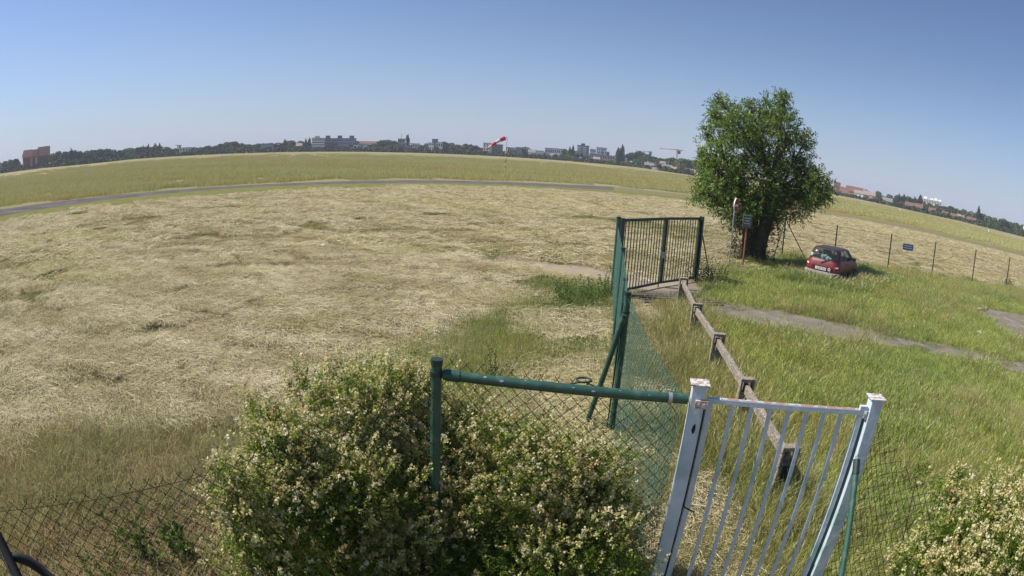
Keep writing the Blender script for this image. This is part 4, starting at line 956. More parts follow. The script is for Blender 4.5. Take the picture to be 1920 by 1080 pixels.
car()

# ------------------------------------------------------------------ windsock
def windsock():
    b = P(947.2, 316.6); D = float(np.hypot(b[0], b[1])); pm = 1 / 1085 * D * 1.0
    e = empty('windsock', tuple(b), 0, 'red and white windsock on a banded red and white mast in the meadow', 'windsock')
    top = AT(951, 259, D) - b; kz = lambda y: (AT(948, y, D) - b)[2]
    m_r = mat('windsock_red', (.55, .03, .10), .8, trans=.2); m_w = mat('windsock_white', (.60, .60, .58), .8, trans=.2); m_or = mat('mast_red', (.45, .07, .04), .6)
    ys = [316, 311, 305, 299, 293.5, 288, 282, 276]
    for i in range(7):
        MB().tube([(0, 0, max(0, kz(ys[i]))), (0, 0, kz(ys[i + 1]))], .11, 8).build('mast_band', m_or if i % 2 == 0 else m_w, e)
    MB().tube([(0, 0, kz(276)), (0, 0, kz(266)), (.08, 0, kz(260)), (.05, 0, kz(257.5)), (-.4, 0, kz(257.5))], .06, 6).build('mast_arm', m_steel, e)
    MB().tube([(.4 * math.cos(a), .4 * math.sin(a), kz(276)) for a in np.linspace(0, 6.28, 13)], .04, 5).build('light_ring', m_steel, e)
    MB().box(.1, .7, -.1, .1, kz(277.5), kz(276)).build('lamp', m_or, e)
    a0 = AT(946.5, 259, D - .5) - b; pts = [a0] + [AT(x, y, D - .8) - b for x, y in ((938, 262.5), (930, 267), (922, 273), (916, 277.5), (912, 280.5))]
    rr = [.50, .40, .33, .28, .23, .17]
    for i in range(5):
        MB().tube([pts[i], pts[i + 1]], [rr[i], rr[i + 1]], 14, cap=False).build('sock_band', m_r if i % 2 == 0 else m_w, e, smooth=True)
    MB().tube([pts[0] + (pts[0] - pts[1]) * .02, pts[0]], rr[0] * 1.02, 14).build('sock_mouth', mat('sock_mouth', (.10, .03, .10), .8), e)
    MB().tube([pts[0], (-.1, 0, kz(258))], .03, 5).build('swivel', m_steel, e)
windsock()

# ------------------------------------------------------------------ far trees, buildings, cranes
BASE_L = np.array([(-80, 338), (0, 323), (57, 316.5), (120, 310.5), (192, 303.5), (262, 296), (320, 289), (400, 284), (480, 281.5), (640, 280.5), (800, 283.5), (905, 288), (1050, 297.5), (1160, 308), (1290, 326), (1400, 342), (1565, 363), (1680, 387), (1800, 413), (1920, 443), (2010, 466)], float)
TOP_L = np.array([(-80, 318), (0, 303), (25, 297), (38, 300), (60, 303), (95, 288), (110, 285), (130, 281), (150, 285), (185, 280), (225, 282), (262, 277), (300, 274), (320, 279), (345, 280), (370, 276), (400, 273), (425, 268), (445, 266), (460, 272), (480, 271), (515, 268), (545, 264), (565, 266), (590, 270), (605, 270), (613, 262), (630, 266), (655, 262), (668, 271), (700, 272), (712, 265), (727, 262), (745, 267), (770, 272), (790, 269), (803, 270), (835, 267), (860, 270), (890, 273), (915, 281), (945, 284), (985, 278), (1000, 285), (1030, 286), (1050, 280), (1070, 280), (1090, 287), (1110, 293), (1150, 295), (1172, 292), (1190, 286), (1205, 285), (1225, 294), (1240, 298), (1260, 296), (1295, 299), (1400, 312), (1560, 352), (1600, 360), (1631, 353), (1657, 362), (1690, 368), (1715, 371), (1745, 381), (1775, 386), (1800, 390), (1845, 401), (1880, 411), (1920, 420), (2010, 440)], float)
yb = lambda x: float(np.interp(x, BASE_L[:, 0], BASE_L[:, 1])); yt = lambda x: float(np.interp(x, TOP_L[:, 0], TOP_L[:, 1]))
_h = BASE_L[:, 0]
def distf(px):
    b = P(px, yb(px)); return float(np.clip(np.hypot(b[0], b[1]), 230, 420))
m_ftree = mat('far_tree_leaves', (1, 1, 1), .8, (.7, .75, .7), .25, 3, attr='col', trans=.1, spec=.1)
m_ftrunk = mat('far_trunk', (.05, .045, .04), .9)
def crown_mesh(name, seed, kind, c0):
    rg = np.random.default_rng(seed); n = 1100
    if kind == 'poplar':
        k = rg.integers(0, 5, n); off = np.array([(0, 0), (.10, .05), (-.11, -.03), (.03, -.11), (-.02, .1)])[k]; top = np.array([1, .90, .84, .95, .8])[k]
        z = rg.uniform(.05, 1, n) * top; r = .10 * np.sin(np.clip(z / top, 0, 1) * math.pi * .92 + .15).clip(.12, 1); a = rg.uniform(0, 6.28, n)
        p = np.stack([off[:, 0] + r * np.cos(a), off[:, 1] + r * np.sin(a), z], -1); sz = .035
    else:
        q = 7; cs = np.stack([rg.uniform(-.27, .27, q), rg.uniform(-.27, .27, q), rg.uniform(.28, .72, q)], -1); rr = rg.uniform(.17, .27, q)
        cs[0] = (0, 0, .76); rr[0] = .22
        k = rg.integers(0, q, n); d = unit(rg.normal(size=(n, 3))); p = cs[k] + d * (rr[k] * (.75 + .3 * rg.random(n)))[:, None]; sz = .055
    a = unit(rg.normal(size=(n, 3))); b = unit(np.cross(a, rg.normal(size=(n, 3)))); s_ = sz * rg.uniform(.6, 1.3, (n, 1))
    V = np.stack([p + a * s_, p + b * s_, p - a * s_, p - b * s_], 1); V[:, :, 2] = V[:, :, 2].clip(.02, 1.05)
    C = np.array(c0) * rg.uniform(.6, 1.35, (n, 1)); C = np.repeat(C[:, None], 4, 1)
    o = quads(name, V, C, m_ftree, None); me = o.data; bpy.data.objects.remove(o); return me
CRW = [crown_mesh('far_crown', 51, 'b', (.085, .115, .05)), crown_mesh('far_crown', 52, 'b', (.11, .145, .055)), crown_mesh('far_crown', 53, 'b', (.07, .10, .05)), crown_mesh('far_crown', 54, 'b', (.13, .16, .06)), crown_mesh('far_crown', 57, 'b', (.095, .12, .06))]
POP = [crown_mesh('far_poplar', 55, 'poplar', (.04, .055, .035)), crown_mesh('far_poplar', 56, 'poplar', (.06, .08, .035))]
YEL = crown_mesh('far_crown', 58, 'b', (.22, .28, .06))
trk = MB().cyl((0, 0), .035, 0, .5, 6, .02).build('trunk', m_ftrunk); trm = trk.data; bpy.data.objects.remove(trk)
def far_tree(px, top, wpx, me, label, group=None, ddist=0.0, name='tree', yb_=None):
    D = distf(px) + ddist; q = AT(px, yb_ or yb(px), D); h = max(1.5, AT(px, top, D)[2]); w = wpx * D / 1085
    e = empty(name, (q[0], q[1], 0), random.uniform(0, 6.28), label, 'tree', group)
    c = bpy.data.objects.new('crown', me); col.objects.link(c); c.parent = e; wd = .64 if me not in POP else .38
    c.scale = (w / wd, w / wd, h)
    t = bpy.data.objects.new('trunk', trm); col.objects.link(t); t.parent = e; t.scale = (h * .6, h * .6, h)
    return e
segs = [(-16, 38, 'at the left end, left of the brick building'), (94, 135, 'just right of the brick building'), (135, 200, 'in the dense row well right of the brick building'), (200, 262, 'in the row left of the four dark poplars'),
        (262, 325, 'at the foot of the four dark poplars'), (325, 400, 'round the small whitish blocks'), (400, 480, 'by the broad domed tree of the left treeline'), (480, 560, 'between the domed tree and the pointed poplars'), (560, 610, 'at the foot of the pointed poplars'),
        (610, 665, 'in front of the blue grey office block'), (665, 712, 'in front of the red and white banded building'), (712, 760, 'round the radio mast tower'), (760, 830, 'around the cluster of small apartment blocks'), (830, 900, 'between the apartment blocks and the windsock'),
        (900, 960, 'behind the windsock'), (960, 1020, 'just right of the windsock mast'), (1020, 1075, 'in front of the long white hall'), (1075, 1150, 'at the foot of the tower blocks'), (1172, 1235, 'behind the row of white bungalows'), (1235, 1300, 'behind the bright red house'), (1300, 1335, 'hidden behind the edge of the near tree'),
        (1560, 1620, 'among the red roofs of the right town'), (1620, 1700, 'along the grey barn right of the town'), (1700, 1765, 'before the white building complex'), (1765, 1830, 'behind the small red roofed houses on the right'), (1830, 1878, 'in the wood around the dark conifer spire'), (1878, 1932, 'in the dense wood at the right edge')]
for x0, x1, wh in segs:
    town_ = 1560 <= x0 < 1700
    x = x0 + 3
    while x < x1:
        w = random.uniform(13, 22); t = yt(x) + random.uniform(-2.2, 1.2); hpx = yb(x) - t
        if hpx > 1: far_tree(x, t, max(w, hpx * .85), random.choice(CRW), ('tall dark tree ' if hpx > 18 else 'green tree ') + wh, 'trees ' + wh, random.uniform(0, 12))
        x += w * (.66 if not town_ else 1.3)
    x = x0 + 6
    while x < x1:
        w = random.uniform(9, 15); t = yb(x) - (yb(x) - yt(x)) * random.uniform(.35, .62)
        far_tree(x, t, w * 1.15, random.choice(CRW), 'low bushy tree ' + wh, 'low trees ' + wh, random.uniform(-22, -8)); x += w * (1.25 if not town_ else 1.9)
for px, t, w, k, lab in [(268, 272, 5, 1, 'slim dark poplar in the left treeline, leftmost of four'), (277, 269.5, 6, 0, 'slim dark poplar in the left treeline, second of four'), (289, 268.5, 9, 1, 'broad dark poplar in the left treeline, third of four'), (298, 268, 7, 0, 'dark poplar in the left treeline, rightmost of four'),
        (573, 259, 5, 1, 'pointed poplar at the left end of the office block'), (579, 257, 6, 1, 'pointed poplar second from the left end of the office block'), (763.5, 251.5, 8, 0, 'single tall dark poplar beside the mast tower'),
        (1157.5, 276, 9, 0, 'left stem of the big dark poplar right of the white tower blocks'), (1165, 271, 10, 0, 'right stem of the big dark poplar right of the white tower blocks'), (1073, 271.5, 5, 0, 'narrow dark poplar just left of the grey tower block'), (1067, 274, 4, 0, 'shorter narrow poplar left of the grey tower block'),
        (1684, 362, 6, 0, 'dark upright tree right of the town, left of a pair'), (1693, 363, 8, 0, 'dark upright tree right of the town, right of a pair'), (1713, 367.5, 8, 1, 'upright dark tree left of the white building complex'), (1723, 364, 9, 0, 'tall upright dark tree touching the white building complex'),
        (1833, 385, 8, 0, 'dark conifer spire rising above the right wood'), (132, 277.5, 9, 1, 'taller dark tree standing above the row right of the brick building'), (1192, 281, 4, 1, 'small pointed conifer above the round tree clump'), (534, 260, 7, 1, 'upright tree standing above the treeline, left of the office block')]:
    far_tree(px, t, w, POP[k], lab, None, -3, 'poplar_tree')
far_tree(1146, 298.5, 13, YEL, 'yellow green bush at the field edge left of the big poplar', None, -25, 'bush')
far_tree(438, 264.5, 26, CRW[2], 'broad domed dark tree rising above the low treeline', None, 14)
far_tree(985, 275, 22, CRW[1], 'domed green tree right of the windsock mast', None, 14)
for x, t, w in ((1182, 288, 24), (1198, 283, 30), (1212, 290, 24)): far_tree(x, t, w, CRW[1], 'large round green tree clump behind the row of white houses', 'large round trees behind the white houses', 14)
for x, t, w in ((545, 263, 24), (1255, 297, 26), (1278, 296, 26), (200, 278.5, 30), (240, 277, 30), (185, 280, 26), (725, 261.5, 24)): far_tree(x, t, w, CRW[random.choice((1, 2, 4))], 'broad domed tree at %s, far treeline' % {545: 'the bush left of the office block', 1255: 'the left crane', 1278: 'the red crane', 200: 'the left wood', 240: 'the left wood end', 185: 'the left wood middle', 725: 'the mast tower side'}[x], None, 18)
# scrub along the field edge
rg = np.random.default_rng(60); VV = []; CC = []
for x0, x1, hh in ((300, 1300, 1.6), (1560, 1960, 1.4), (-40, 300, 1.2)):
    n = int((x1 - x0) * 7); xs_ = rg.uniform(x0, x1, n)
    for x in xs_:
        D = distf(x) - 30 - rg.uniform(0, 8); q = AT(x, yb(x), D); VV.append((q[0], q[1], rg.uniform(0, 1) * hh * (1 + .8 * vnoise(np.array([x]), np.array([0.]), .08)[0])))
p = np.array(VV); n = len(p); a = unit(rg.normal(size=(n, 3))); b = unit(np.cross(a, rg.normal(size=(n, 3)))); s_ = rg.uniform(.4, .9, (n, 1))
V = np.stack([p + a * s_, p + b * s_, p - a * s_, p - b * s_], 1); V[:, :, 2] = V[:, :, 2].clip(0)
C = np.repeat((np.array([.06, .075, .028]) * rg.uniform(.6, 1.5, (n, 1)))[:, None], 4, 1)
tag(quads('hedge_scrub', V, C, m_ftree, None), 'low green scrub along the far edge of the field', 'scrub', kind='stuff')

B_W = mat('wall_white', (.82, .80, .78), .9, (.74, .72, .70), .3); B_C = mat('wall_cream', (.50, .45, .38), .9); B_G = mat('wall_grey', (.26, .27, .31), .9); B_D = mat('wall_dark_grey', (.12, .12, .15), .8)
B_B = mat('wall_blue_grey', (.24, .26, .33), .8); B_R = mat('wall_brick_red', (.19, .055, .035), .9, (.13, .04, .03), .4); B_RR = mat('wall_bright_red', (.38, .09, .07), .8); B_P = mat('wall_pinkish', (.36, .30, .27), .9)
RF_R = mat('roof_red_tile', (.17, .085, .065), .9, (.12, .07, .055), .5); RF_G = mat('roof_grey', (.20, .19, .19), .9, (.15, .145, .15), .5); RF_D = mat('roof_dark_red', (.115, .04, .032), .9, (.085, .03, .027), .4); B_S = mat('wall_salmon', (.42, .19, .12), .9); RF_P = mat('roof_faded', (.25, .19, .17), .9)
M_WIN = mat('far_window', (.04, .045, .06), .3, spec=.5)
def bld(name, label, x0, x1, top, wall, roof=None, rm=None, rh=.35, rows=0, cols=0, dd=25, depth=10, base=None, cat='building', rot=0.0, win=None, ww=.55, wh=.5, chimney=False, ridge='x', group=None):
    xc = (x0 + x1) / 2; D = distf(xc) + dd; q = AT(xc, yb(xc), D); H = AT(xc, top, D)[2]
    l = AT(x0, yb(x0), D); r = AT(x1, yb(x1), D); w = float(np.hypot(r[0] - l[0], r[1] - l[1])); az = math.atan2(r[1] - l[1], r[0] - l[0])
    e = empty(name, (q[0], q[1], 0), az + rot, label, cat, group)
    hw = H * (1 - rh) if roof in ('gable', 'hip') else H
    MB().box(-w / 2, w / 2, 0, depth, 0, hw).build('wall', wall, e)
    if roof == 'gable':
        o = .3
        if ridge == 'x': V = [(-w/2-o, -o, hw-.01), (w/2+o, -o, hw-.01), (w/2+o, depth+o, hw-.01), (-w/2-o, depth+o, hw-.01), (-w/2-o, depth/2, H), (w/2+o, depth/2, H)]; Fc = [(0, 1, 5, 4), (2, 3, 4, 5), (0, 4, 3), (1, 2, 5), (0, 3, 2, 1)]
        else: V = [(-w/2-o, -o, hw-.01), (w/2+o, -o, hw-.01), (w/2+o, depth+o, hw-.01), (-w/2-o, depth+o, hw-.01), (0, -o, H), (0, depth+o, H)]; Fc = [(0, 4, 5, 3), (1, 2, 5, 4), (2, 3, 5), (0, 3, 2, 1)]
        ro = MB().add(V, Fc).build('roof', rm, e)
        if ridge == 'y': MB().add([(-w/2, -.02, hw), (w/2, -.02, hw), (0, -.02, H - .3)], [(0, 1, 2)]).build('gable', wall, e)
        if chimney: MB().box(-w * .25, -w * .25 + .8, depth / 2, depth / 2 + .8, H - 1, H + 1).build('chimney', wall, ro)
    elif roof == 'hip':
        o = .4; i = min(w, depth) * .4; V = [(-w/2-o, -o, hw-.01), (w/2+o, -o, hw-.01), (w/2+o, depth+o, hw-.01), (-w/2-o, depth+o, hw-.01), (-w/2+i*.5, depth/2, H), (w/2-i*.5, depth/2, H)]
        MB().add(V, [(0, 1, 5, 4), (2, 3, 4, 5), (0, 4, 3), (1, 2, 5), (0, 3, 2, 1)]).build('roof', rm, e)
    elif roof == 'flat':
        MB().box(-w / 2 - .2, w / 2 + .2, -.2, depth + .2, H, H + .4).build('roof', rm, e)
    if rows and cols:
        first = None; cw = w / cols; ch = hw / rows
        for i in range(rows):
            for j in range(cols):
                if first is None: first = MB().box(-cw * ww / 2, cw * ww / 2, -.06, .0 - .01, 0, ch * wh).build('window', win or M_WIN, e); o = first
                else: o = first.copy(); col.objects.link(o); o.parent = e
                o.location = (-w / 2 + cw * (j + .5), 0, ch * (i + .3))
    return e, w, H, D
# brick building on the left
e, w, H, D = bld('brick_building', 'large dark red brick building with twin hipped roofs at the left of the treeline', 42, 91, 291, B_R, dd=-4, depth=16, cat='building')
zc = H
def zAt(px, y): return AT(px, y, D)[2]
dz = zAt(66, 276) - zAt(66, 291)
for x0, x1, nm, m_, mm in ((-.52, -.13, 'roof', RF_D, .80), (.04, .54, 'roof', RF_D, 1.0)):
    hh = dz * mm; a0, a1 = x0 * w, x1 * w
    MB().add([(a0 - .3, -.8, H), (a1, -.8, H), (a1, 16, H), (a0 - .3, 16, H), (a0 + .8, 5, H + hh), (a1 - .1, 5, H + hh)], [(0, 1, 5, 4), (2, 3, 4, 5), (0, 4, 3), (1, 2, 5), (0, 3, 2, 1)]).build(nm, m_, e)
MB().add([(-.17 * w, -.5, H), (.06 * w, -.5, H), (.06 * w, -.5, H + dz * .75), (-.12 * w, -.5, H + dz * .72), (-.17 * w, 12, H), (.06 * w, 12, H), (.06 * w, 12, H + dz * .75), (-.12 * w, 12, H + dz * .72)], [(0, 1, 2, 3), (4, 7, 6, 5), (3, 2, 6, 7), (0, 3, 7, 4), (1, 5, 6, 2)]).build('gable', B_S, e)
MB().box(-.52 * w, .52 * w, -1.1, -.05, H - .9, H - .01).build('cornice', B_S, e)
MB().box(-.22 * w, -.12 * w, -.5, -.02, 0, H - .95).build('stair_tower', B_S, e)
MB().box(-.02 * w, .06 * w, -.4, -.02, H * .35, H * .85).build('window', mat('far_window_pale', (.42, .36, .30), .5), e)
for x in (-.40, .18, .30, .40): MB().box(x * w - .35, x * w + .35, -.12, -.02, H * .3, H * .8).build('window', M_WIN, e)
MB().box(-.49 * w, -.45 * w, -.15, -.02, H * .35, H * .65).build('window', mat('far_window_pale', (.42, .36, .30), .5), e)
bld('house', 'pale slim building at the extreme left edge behind trees', -8, 4, 307, B_G, None, dd=-10, depth=8)
bld('house', 'small whitish block half hidden in the treeline, left one of two', 336, 358, 277.5, B_W, 'flat', RF_G, rows=2, cols=4, dd=-8)
bld('house', 'small whitish block half hidden in the treeline, right one of two', 364, 378, 278.5, B_G, 'flat', RF_G, dd=-8)
bld('house', 'low pale building far left of the office block', 488, 512, 270, B_G, 'flat', RF_G, dd=-2)
bld('house', 'house with a reddish roof between domed tree and pointed poplars', 555, 566, 268, B_P, 'gable', RF_P, dd=-6)
e, w, H, D = bld('office_block', 'white office block with horizontal window bands behind the pointed poplars', 584, 608, 259.5, B_W, 'flat', RF_G, dd=-4, depth=14)
for i in range(4): MB().box(-w / 2 + .1, w / 2 - .1, -.1, -.02, H * (.28 + .19 * i), H * (.34 + .19 * i)).build('window_band', M_WIN, e)
MB().box(-w * .3, w * .1, 2, 8, H + .41, H + 1.8).build('plant_room', B_W, e)
e, w, H, D = bld('office_block', 'long blue grey office block with roof boxes behind dark trees', 608, 667, 260, B_B, 'flat', RF_G, rows=4, cols=16, dd=0, depth=14, ww=.6, wh=.45)
for t in (-.48, -.10, .28): MB().box(t * w, t * w + 3.2, 2, 7, H + .41, H + 2.2).build('plant_room', B_D, e)
e, w, H, D = bld('long_building', 'long low building with red and white bands right of the office block', 667, 710, 264.5, B_W, 'gable', RF_R, rh=.22, dd=4, depth=12)
MB().box(-w / 2, w / 2, -.1, -.02, H * .30, H * .62).build('red_band', RF_R, e)
bld('house', 'low white flat building below the long red banded building', 662, 676, 271.5, B_W, 'flat', RF_G, rows=1, cols=2, dd=-12, depth=6)
bld('house', 'narrow white low building right of the low white flat one', 680, 688, 272, B_W, 'flat', RF_G, dd=-12, depth=6)
e, w, H, D = bld('tower_block', 'grey tower carrying a thin radio mast left of the single poplar', 745, 758, 261, B_G, 'flat', B_D, rows=3, cols=4, dd=-2)
MB().tube([(0, 4, H), (0, 4, AT(751, 250.5, D)[2])], .18, 6).build('radio_mast', m_steel, e)
bld('house', 'white building right of the single poplar with two blocks', 758, 768, 273.5, B_P, 'flat', RF_P, rows=1, cols=3, dd=-14)
bld('house', 'pale building with dark flat roof right of the single poplar', 769, 786, 270, B_W, 'flat', B_D, rows=2, cols=4, dd=-8)
bld('apartment_block', 'small white apartment block, left one of the cluster left of the windsock', 802, 812, 268.5, B_W, 'flat', RF_G, rows=3, cols=3, dd=-8)
bld('apartment_block', 'pinkish grey tower block, tallest of the cluster left of the windsock', 809, 820, 261.5, B_G, 'flat', RF_G, rows=4, cols=3, dd=0)
bld('apartment_block', 'white block with three windows, front right of the cluster left of the windsock', 817, 829, 267.5, B_W, 'flat', RF_P, rows=2, cols=3, dd=-12)
e, w, H, D = bld('office_block', 'white end wing of the office building behind the windsock', 905, 921, 269, B_W, 'flat', RF_G, rows=3, cols=3, dd=-14, ww=.3)
bld('office_block', 'dark long wing with window rows behind the windsock', 921, 942, 271.5, B_D, 'flat', RF_G, rows=4, cols=9, dd=-10, win=mat('far_window_blue', (.20, .22, .30), .4))  # paler blue grey window colour on the dark wing
bld('house', 'blue grey hall right of the windsock mast', 966, 978, 277, B_B, 'flat', B_D, dd=-2)
bld('house', 'low cream building right next to the windsock mast', 951, 965, 277.5, B_C, 'flat', RF_G, rows=1, cols=4, dd=-6)
bld('house', 'white low house right of the domed tree', 990, 1003, 280, B_W, 'gable', RF_G, dd=-8, ridge='x')
bld('house', 'long pale shed between the domed tree and the dark roofed hall', 1004, 1019, 283.5, B_W, 'flat', RF_G, dd=-6)
bld('long_building', 'long white hall with a curved dark roof left of the grey tower block', 1021, 1054, 279, B_W, 'flat', B_D, rows=2, cols=9, dd=-2, depth=12)
bld('house', 'small grey roofed house in front of the long white hall', 1032, 1048, 288, B_G, 'gable', RF_G, dd=-16)
bld('house', 'small white gable among bushes left of the long white hall', 1013, 1018, 287, B_W, 'gable', RF_G, dd=-20, ridge='y', depth=6)
e, w, H, D = bld('tower_block', 'grey tower block with white balcony bands', 1081, 1103, 273.5, B_G, 'flat', RF_G, dd=6, depth=12)
for i in range(6):
    z = H * (.30 + .115 * i)
    MB().box(-w * .5, -w * .18, -.5, -.02, z, z + H * .05).build('balcony', B_W, e); MB().box(-w * .02, w * .28, -.5, -.02, z, z + H * .05).build('balcony', B_W, e)
MB().box(w * .32, w * .5, -.1, -.02, 0, H - .1).build('side_strip', B_B, e); MB().box(-w * .2, w * .15, 2, 8, H + .41, H + 1.8).build('plant_room', B_D, e)
bld('tower_block', 'narrow white tower block with window columns right of the grey tower', 1105, 1116, 280.5, B_W, 'flat', RF_G, rows=4, cols=4, dd=6, ww=.5)
e, w, H, D = bld('tower_block', 'wide white tower block with dark roof edge and blue window columns', 1117, 1136, 277.5, B_W, 'flat', B_D, rows=5, cols=5, dd=6, ww=.4)
MB().box(w * .05, w * .16, -.15, -.07, H * .1, H * .9).build('blue_strip', B_B, e)
bld('office_block', 'small blue block attached right of the wide white tower', 1136, 1141.5, 284.5, B_B, None, dd=8)
bld('long_building', 'long pale low building in front of the tower blocks', 1104, 1153, 291, B_C, 'flat', RF_G, rows=2, cols=10, dd=-6)
bld('house', 'white gabled house left of the tower blocks at the field edge', 1083, 1093, 291.5, B_W, 'gable', RF_G, rh=.5, dd=-26, ridge='y', depth=8, rows=1, cols=1, ww=.3)
bld('shed', 'low white shed left of the white gabled house', 1078, 1084, 297, B_W, 'flat', RF_G, dd=-30, depth=5, cat='shed')
bld('house', 'grey roofed house between white gabled house and yellow green bush', 1112, 1124, 294, B_G, 'gable', RF_P, dd=-18)
bld('house', 'cream house just right of the big poplar', 1171, 1175, 296, B_C, 'flat', RF_G, dd=-10, depth=5)
for x0, x1, t, wl, rm, lab in ((1181, 1206, 302.5, B_W, RF_G, 'long white bungalow with grey roof, leftmost of the row right of the poplar'), (1208, 1226, 304.5, B_W, RF_G, 'white bungalow with grey roof, second of the row right of the poplar'), (1228, 1240, 307, B_C, RF_G, 'small cream bungalow, third of the row right of the poplar'),
        (1241, 1259, 308.5, B_W, RF_G, 'white bungalow with steep grey roof left of the bright red house'), (1259, 1268, 312.5, B_W, RF_P, 'low pinkish white house touching the bright red house'), (1284, 1292, 315, B_G, RF_G, 'grey house right of the bright red house'), (1292, 1303, 317, B_C, RF_P, 'small cream house at the edge of the near tree'), (1237, 1246, 302, B_C, RF_P, 'taller cream house behind the row of white bungalows')):
    bld('house', lab, x0, x1, t, wl, 'gable', rm, rh=.5, dd=-22 if t > 302.5 else -14, depth=8, rows=1, cols=3, ww=.3, wh=.4, chimney=(x1 - x0 > 15))
bld('house', 'bright red gabled house in the row near the tree', 1272, 1285, 311, B_RR, 'gable', B_W, rh=.5, dd=-24, ridge='y', depth=9, rows=1, cols=2, ww=.3, wh=.4)
bld('garden_wall', 'low white garden wall running along the row of bungalows', 1222, 1262, 315.3, B_W, None, dd=-28, depth=.4, cat='wall')
bld('shed', 'low white tent like shed right of the big poplar', 1168, 1175, 306.2, B_W, 'gable', B_W, dd=-28, depth=4, cat='shed')
# the town on the right
town = [(1563, 1574, 341, B_P, RF_D, 'gable', 'steep dark church roof at the left of the right town', .7, 0), (1574, 1586, 350, B_P, RF_R, 'gable', 'red roofed house directly below the church roof', .5, -6), (1586, 1601, 348, B_P, RF_R, 'gable', 'red roofed house with a dark chimney tower in the right town', .5, -4),
        (1598, 1617, 351, B_P, RF_R, 'gable', 'broad red roofed house at the middle of the right town', .5, -6), (1601, 1622, 357, B_W, RF_P, 'gable', 'long white house front in the middle of the right town', .35, -14), (1618, 1634, 357.5, B_P, RF_P, 'gable', 'pinkish house with grey roof at the right of the town', .45, -6),
        (1627, 1640, 360.5, B_W, RF_P, 'gable', 'white house below the pinkish house of the right town', .35, -14), (1578, 1590, 356, B_W, RF_R, 'gable', 'small white house under the red roofs of the right town', .45, -16), (1588, 1599, 361, B_C, RF_R, 'gable', 'low house with orange roof at the foot of the right town', .5, -22),
        (1619, 1630, 368.5, B_C, RF_P, 'gable', 'low cream house at the field edge under the right town', .5, -26), (1636, 1642, 369, B_W, RF_D, 'gable', 'tiny white gable at the field edge right of the town', .6, -26), (1655, 1672, 370.5, B_G, RF_G, 'gable', 'long grey roofed barn right of the town', .7, -22),
        (1697, 1713, 379, B_C, RF_R, 'gable', 'cream house with white pillars left of the brick red houses', .45, -24), (1714, 1729, 381.5, B_R, RF_R, 'gable', 'brick red house under the white building complex', .5, -24), (1741, 1753, 389, B_P, RF_R, 'gable', 'red roofed house right of the brick red house', .5, -24),
        (1766, 1777, 396, B_P, RF_R, 'gable', 'orange roofed house in front of the right wood', .6, -24), (1782, 1794, 400, B_W, RF_R, 'gable', 'white house with red roof in front of the right wood', .5, -24), (1794, 1807, 401.5, B_C, RF_P, 'gable', 'pale house with light roof in front of the right wood', .4, -24), (1812, 1829, 407, B_W, RF_R, 'gable', 'broad red roof house, rightmost before the dense wood', .7, -24)]
for x0, x1, t, wl, rm, rf_, lab, rh, dd in town:
    bld('house', lab, x0, x1, t, wl, rf_, rm, rh=rh, dd=dd, depth=8, rows=1 if rh < .6 else 0, cols=3, ww=.3, wh=.4)
e, w, H, D = bld('building_complex', 'large white building complex rising behind the right trees', 1727, 1763, 375, B_W, 'flat', B_W, dd=20, depth=14, rows=3, cols=12)
for t_, hh in ((-.42, 1.2), (-.1, .7), (.12, 1.5), (.34, .9)): MB().box(w * t_, w * t_ + 2.2, 1, 6, H + .41, H + .4 + hh).build('plant_room', B_W, e)
bld('tower_block', 'grey white tower at the extreme right edge of the wood', 1917, 1935, 424, B_W, 'flat', RF_G, dd=-20, depth=8)

def crane(px, ytop, x0, x1, ybase, m, label, jy):
    D = distf(px) + 40; q = AT(px, yb(px), D); l = AT(x0, jy[0], D); r = AT(x1, jy[1], D); H = AT(px, ytop, D)[2]
    e = empty('tower_crane', (q[0], q[1], 0), 0, label, 'crane'); o = np.array([q[0], q[1], 0])
    c = AT(px, (jy[0] * (x1 - px) + jy[1] * (px - x0)) / (x1 - x0), D) - o
    MB().tube([(0, 0, 0), (0, 0, H)], .45, 4).build('mast', m_steel if m is not M_CR else M_CR2, e)
    MB().tube([l - o, c], .22, 4).build('jib', m, e); MB().tube([c, r - o], .32, 4).build('counter_jib', m, e)
    MB().tube([(0, 0, H), (l - o) * .4 + c * .6], .10, 4).tube([(0, 0, H), (r - o)], .10, 4).build('stay', m, e)
    MB().box(c[0] + (r[0] - q[0]) * .6 - .8, c[0] + (r[0] - q[0]) * .6 + .8, c[1] - .5 + (r[1] - q[1]) * .6, c[1] + .5 + (r[1] - q[1]) * .6, c[2] - 2.5, c[2] - .4).build('counterweight', B_D, e)
M_CR = mat('crane_red', (.42, .17, .14), .7); M_CR2 = mat('crane_grey', (.30, .30, .33), .7)
crane(1267, 279.5, 1237, 1281, 0, M_CR, 'red tower crane with a long thin jib above the right treeline', (278.3, 282))
crane(1216, 283, 1204, 1224, 0, B_G, 'grey tower crane left of the red crane', (283.5, 285.5))
crane(332, 272, 328, 341, 0, M_CR2, 'tiny distant crane above the left treeline', (272.5, 272.2))

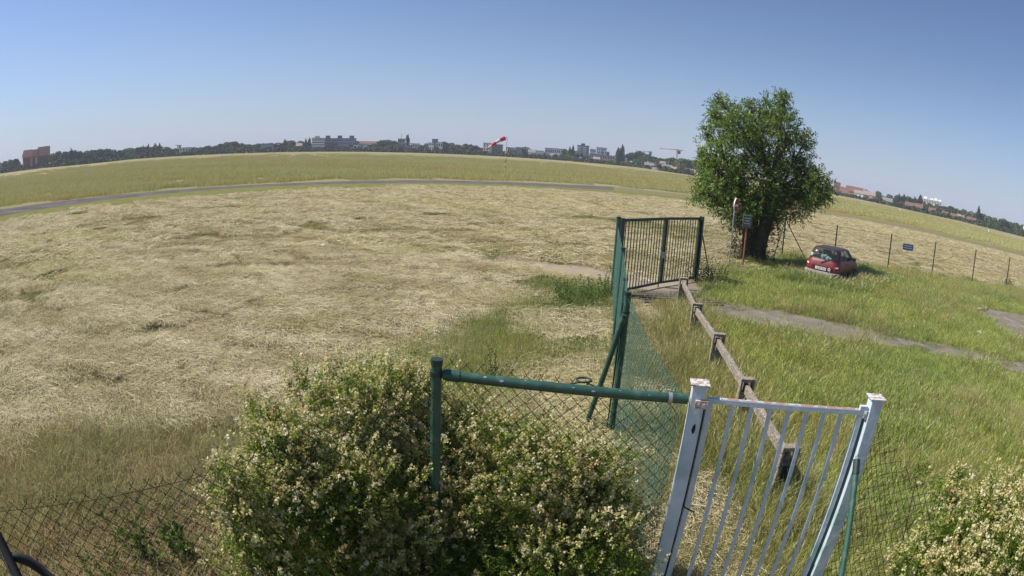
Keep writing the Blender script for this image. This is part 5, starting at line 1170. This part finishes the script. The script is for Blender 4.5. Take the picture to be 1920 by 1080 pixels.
# ------------------------------------------------------------------ litter and markers
m_lit = mat('litter_white', (.70, .69, .66), .8)
def crumple(name, px, py, s_, label, cat, m=m_lit, seed=0):
    b = P(px, py); rg = np.random.default_rng(seed); n = 9; V = []
    for i in range(4):
        for k in range(n): a = 6.283 * k / n; r = s_ * (1, .95, .6, .15)[i] * rg.uniform(.6, 1.2); V.append((r * math.cos(a), r * .7 * math.sin(a), s_ * (0, .25, .42, .4)[i] * rg.uniform(.7, 1.2) + .02))
    F = [(i * n + k, i * n + (k + 1) % n, (i + 1) * n + (k + 1) % n, (i + 1) * n + k) for i in range(3) for k in range(n)] + [tuple(3 * n + k for k in range(n))]
    o = MB().add(V, F).build(name, m); o.location = tuple(b); tag(o, label, cat)
crumple('plastic_bag', 1836, 581, .20, 'white plastic bag at the corner of the parking area', 'litter', seed=1)
crumple('rubble_lump', 1846, 580.5, .24, 'grey lump of rubble beside the white bag', 'rubble', m_conc, 2)
crumple('carton', 1837, 626, .18, 'crushed white carton lying in the lawn near the parking area', 'litter', seed=3)
crumple('paper_scrap', 1825, 600, .09, 'small white paper scrap in the grass', 'litter', seed=4)
crumple('paper_scrap', 607, 462, .16, 'small white scrap lying on the mown hay field', 'litter', seed=5)
for px, py, lab in ((162, 332, 'small white marker post in the left meadow'), (1688, 396, 'small white marker post in the right meadow'), (1854, 435, 'small white marker post in the far right meadow'), (501, 284.5, 'small white marker at the far field edge')):
    b = P(px, py); D = float(np.hypot(b[0], b[1])); o = MB().cyl((0, 0), .0012 * D, 0, max(.8, .0035 * D), 8).build('marker_post', m_lit); o.location = tuple(b); tag(o, lab, 'marker')

# ------------------------------------------------------------------ thin summer haze
hz = MB().box(-950, 1200, -150, 1250, -1.0, 45).build('haze', None); tag(hz, kind='stuff')
hm = bpy.data.materials.new('haze'); hm.use_nodes = True; hn = hm.node_tree.nodes; hn.remove(hn['Principled BSDF'])
pv = hn.new('ShaderNodeVolumePrincipled'); pv.inputs['Color'].default_value = (.80, .86, 1.0, 1); pv.inputs['Density'].default_value = .00034
hm.node_tree.links.new(pv.outputs[0], hn['Material Output'].inputs['Volume']); hz.data.materials.append(hm)
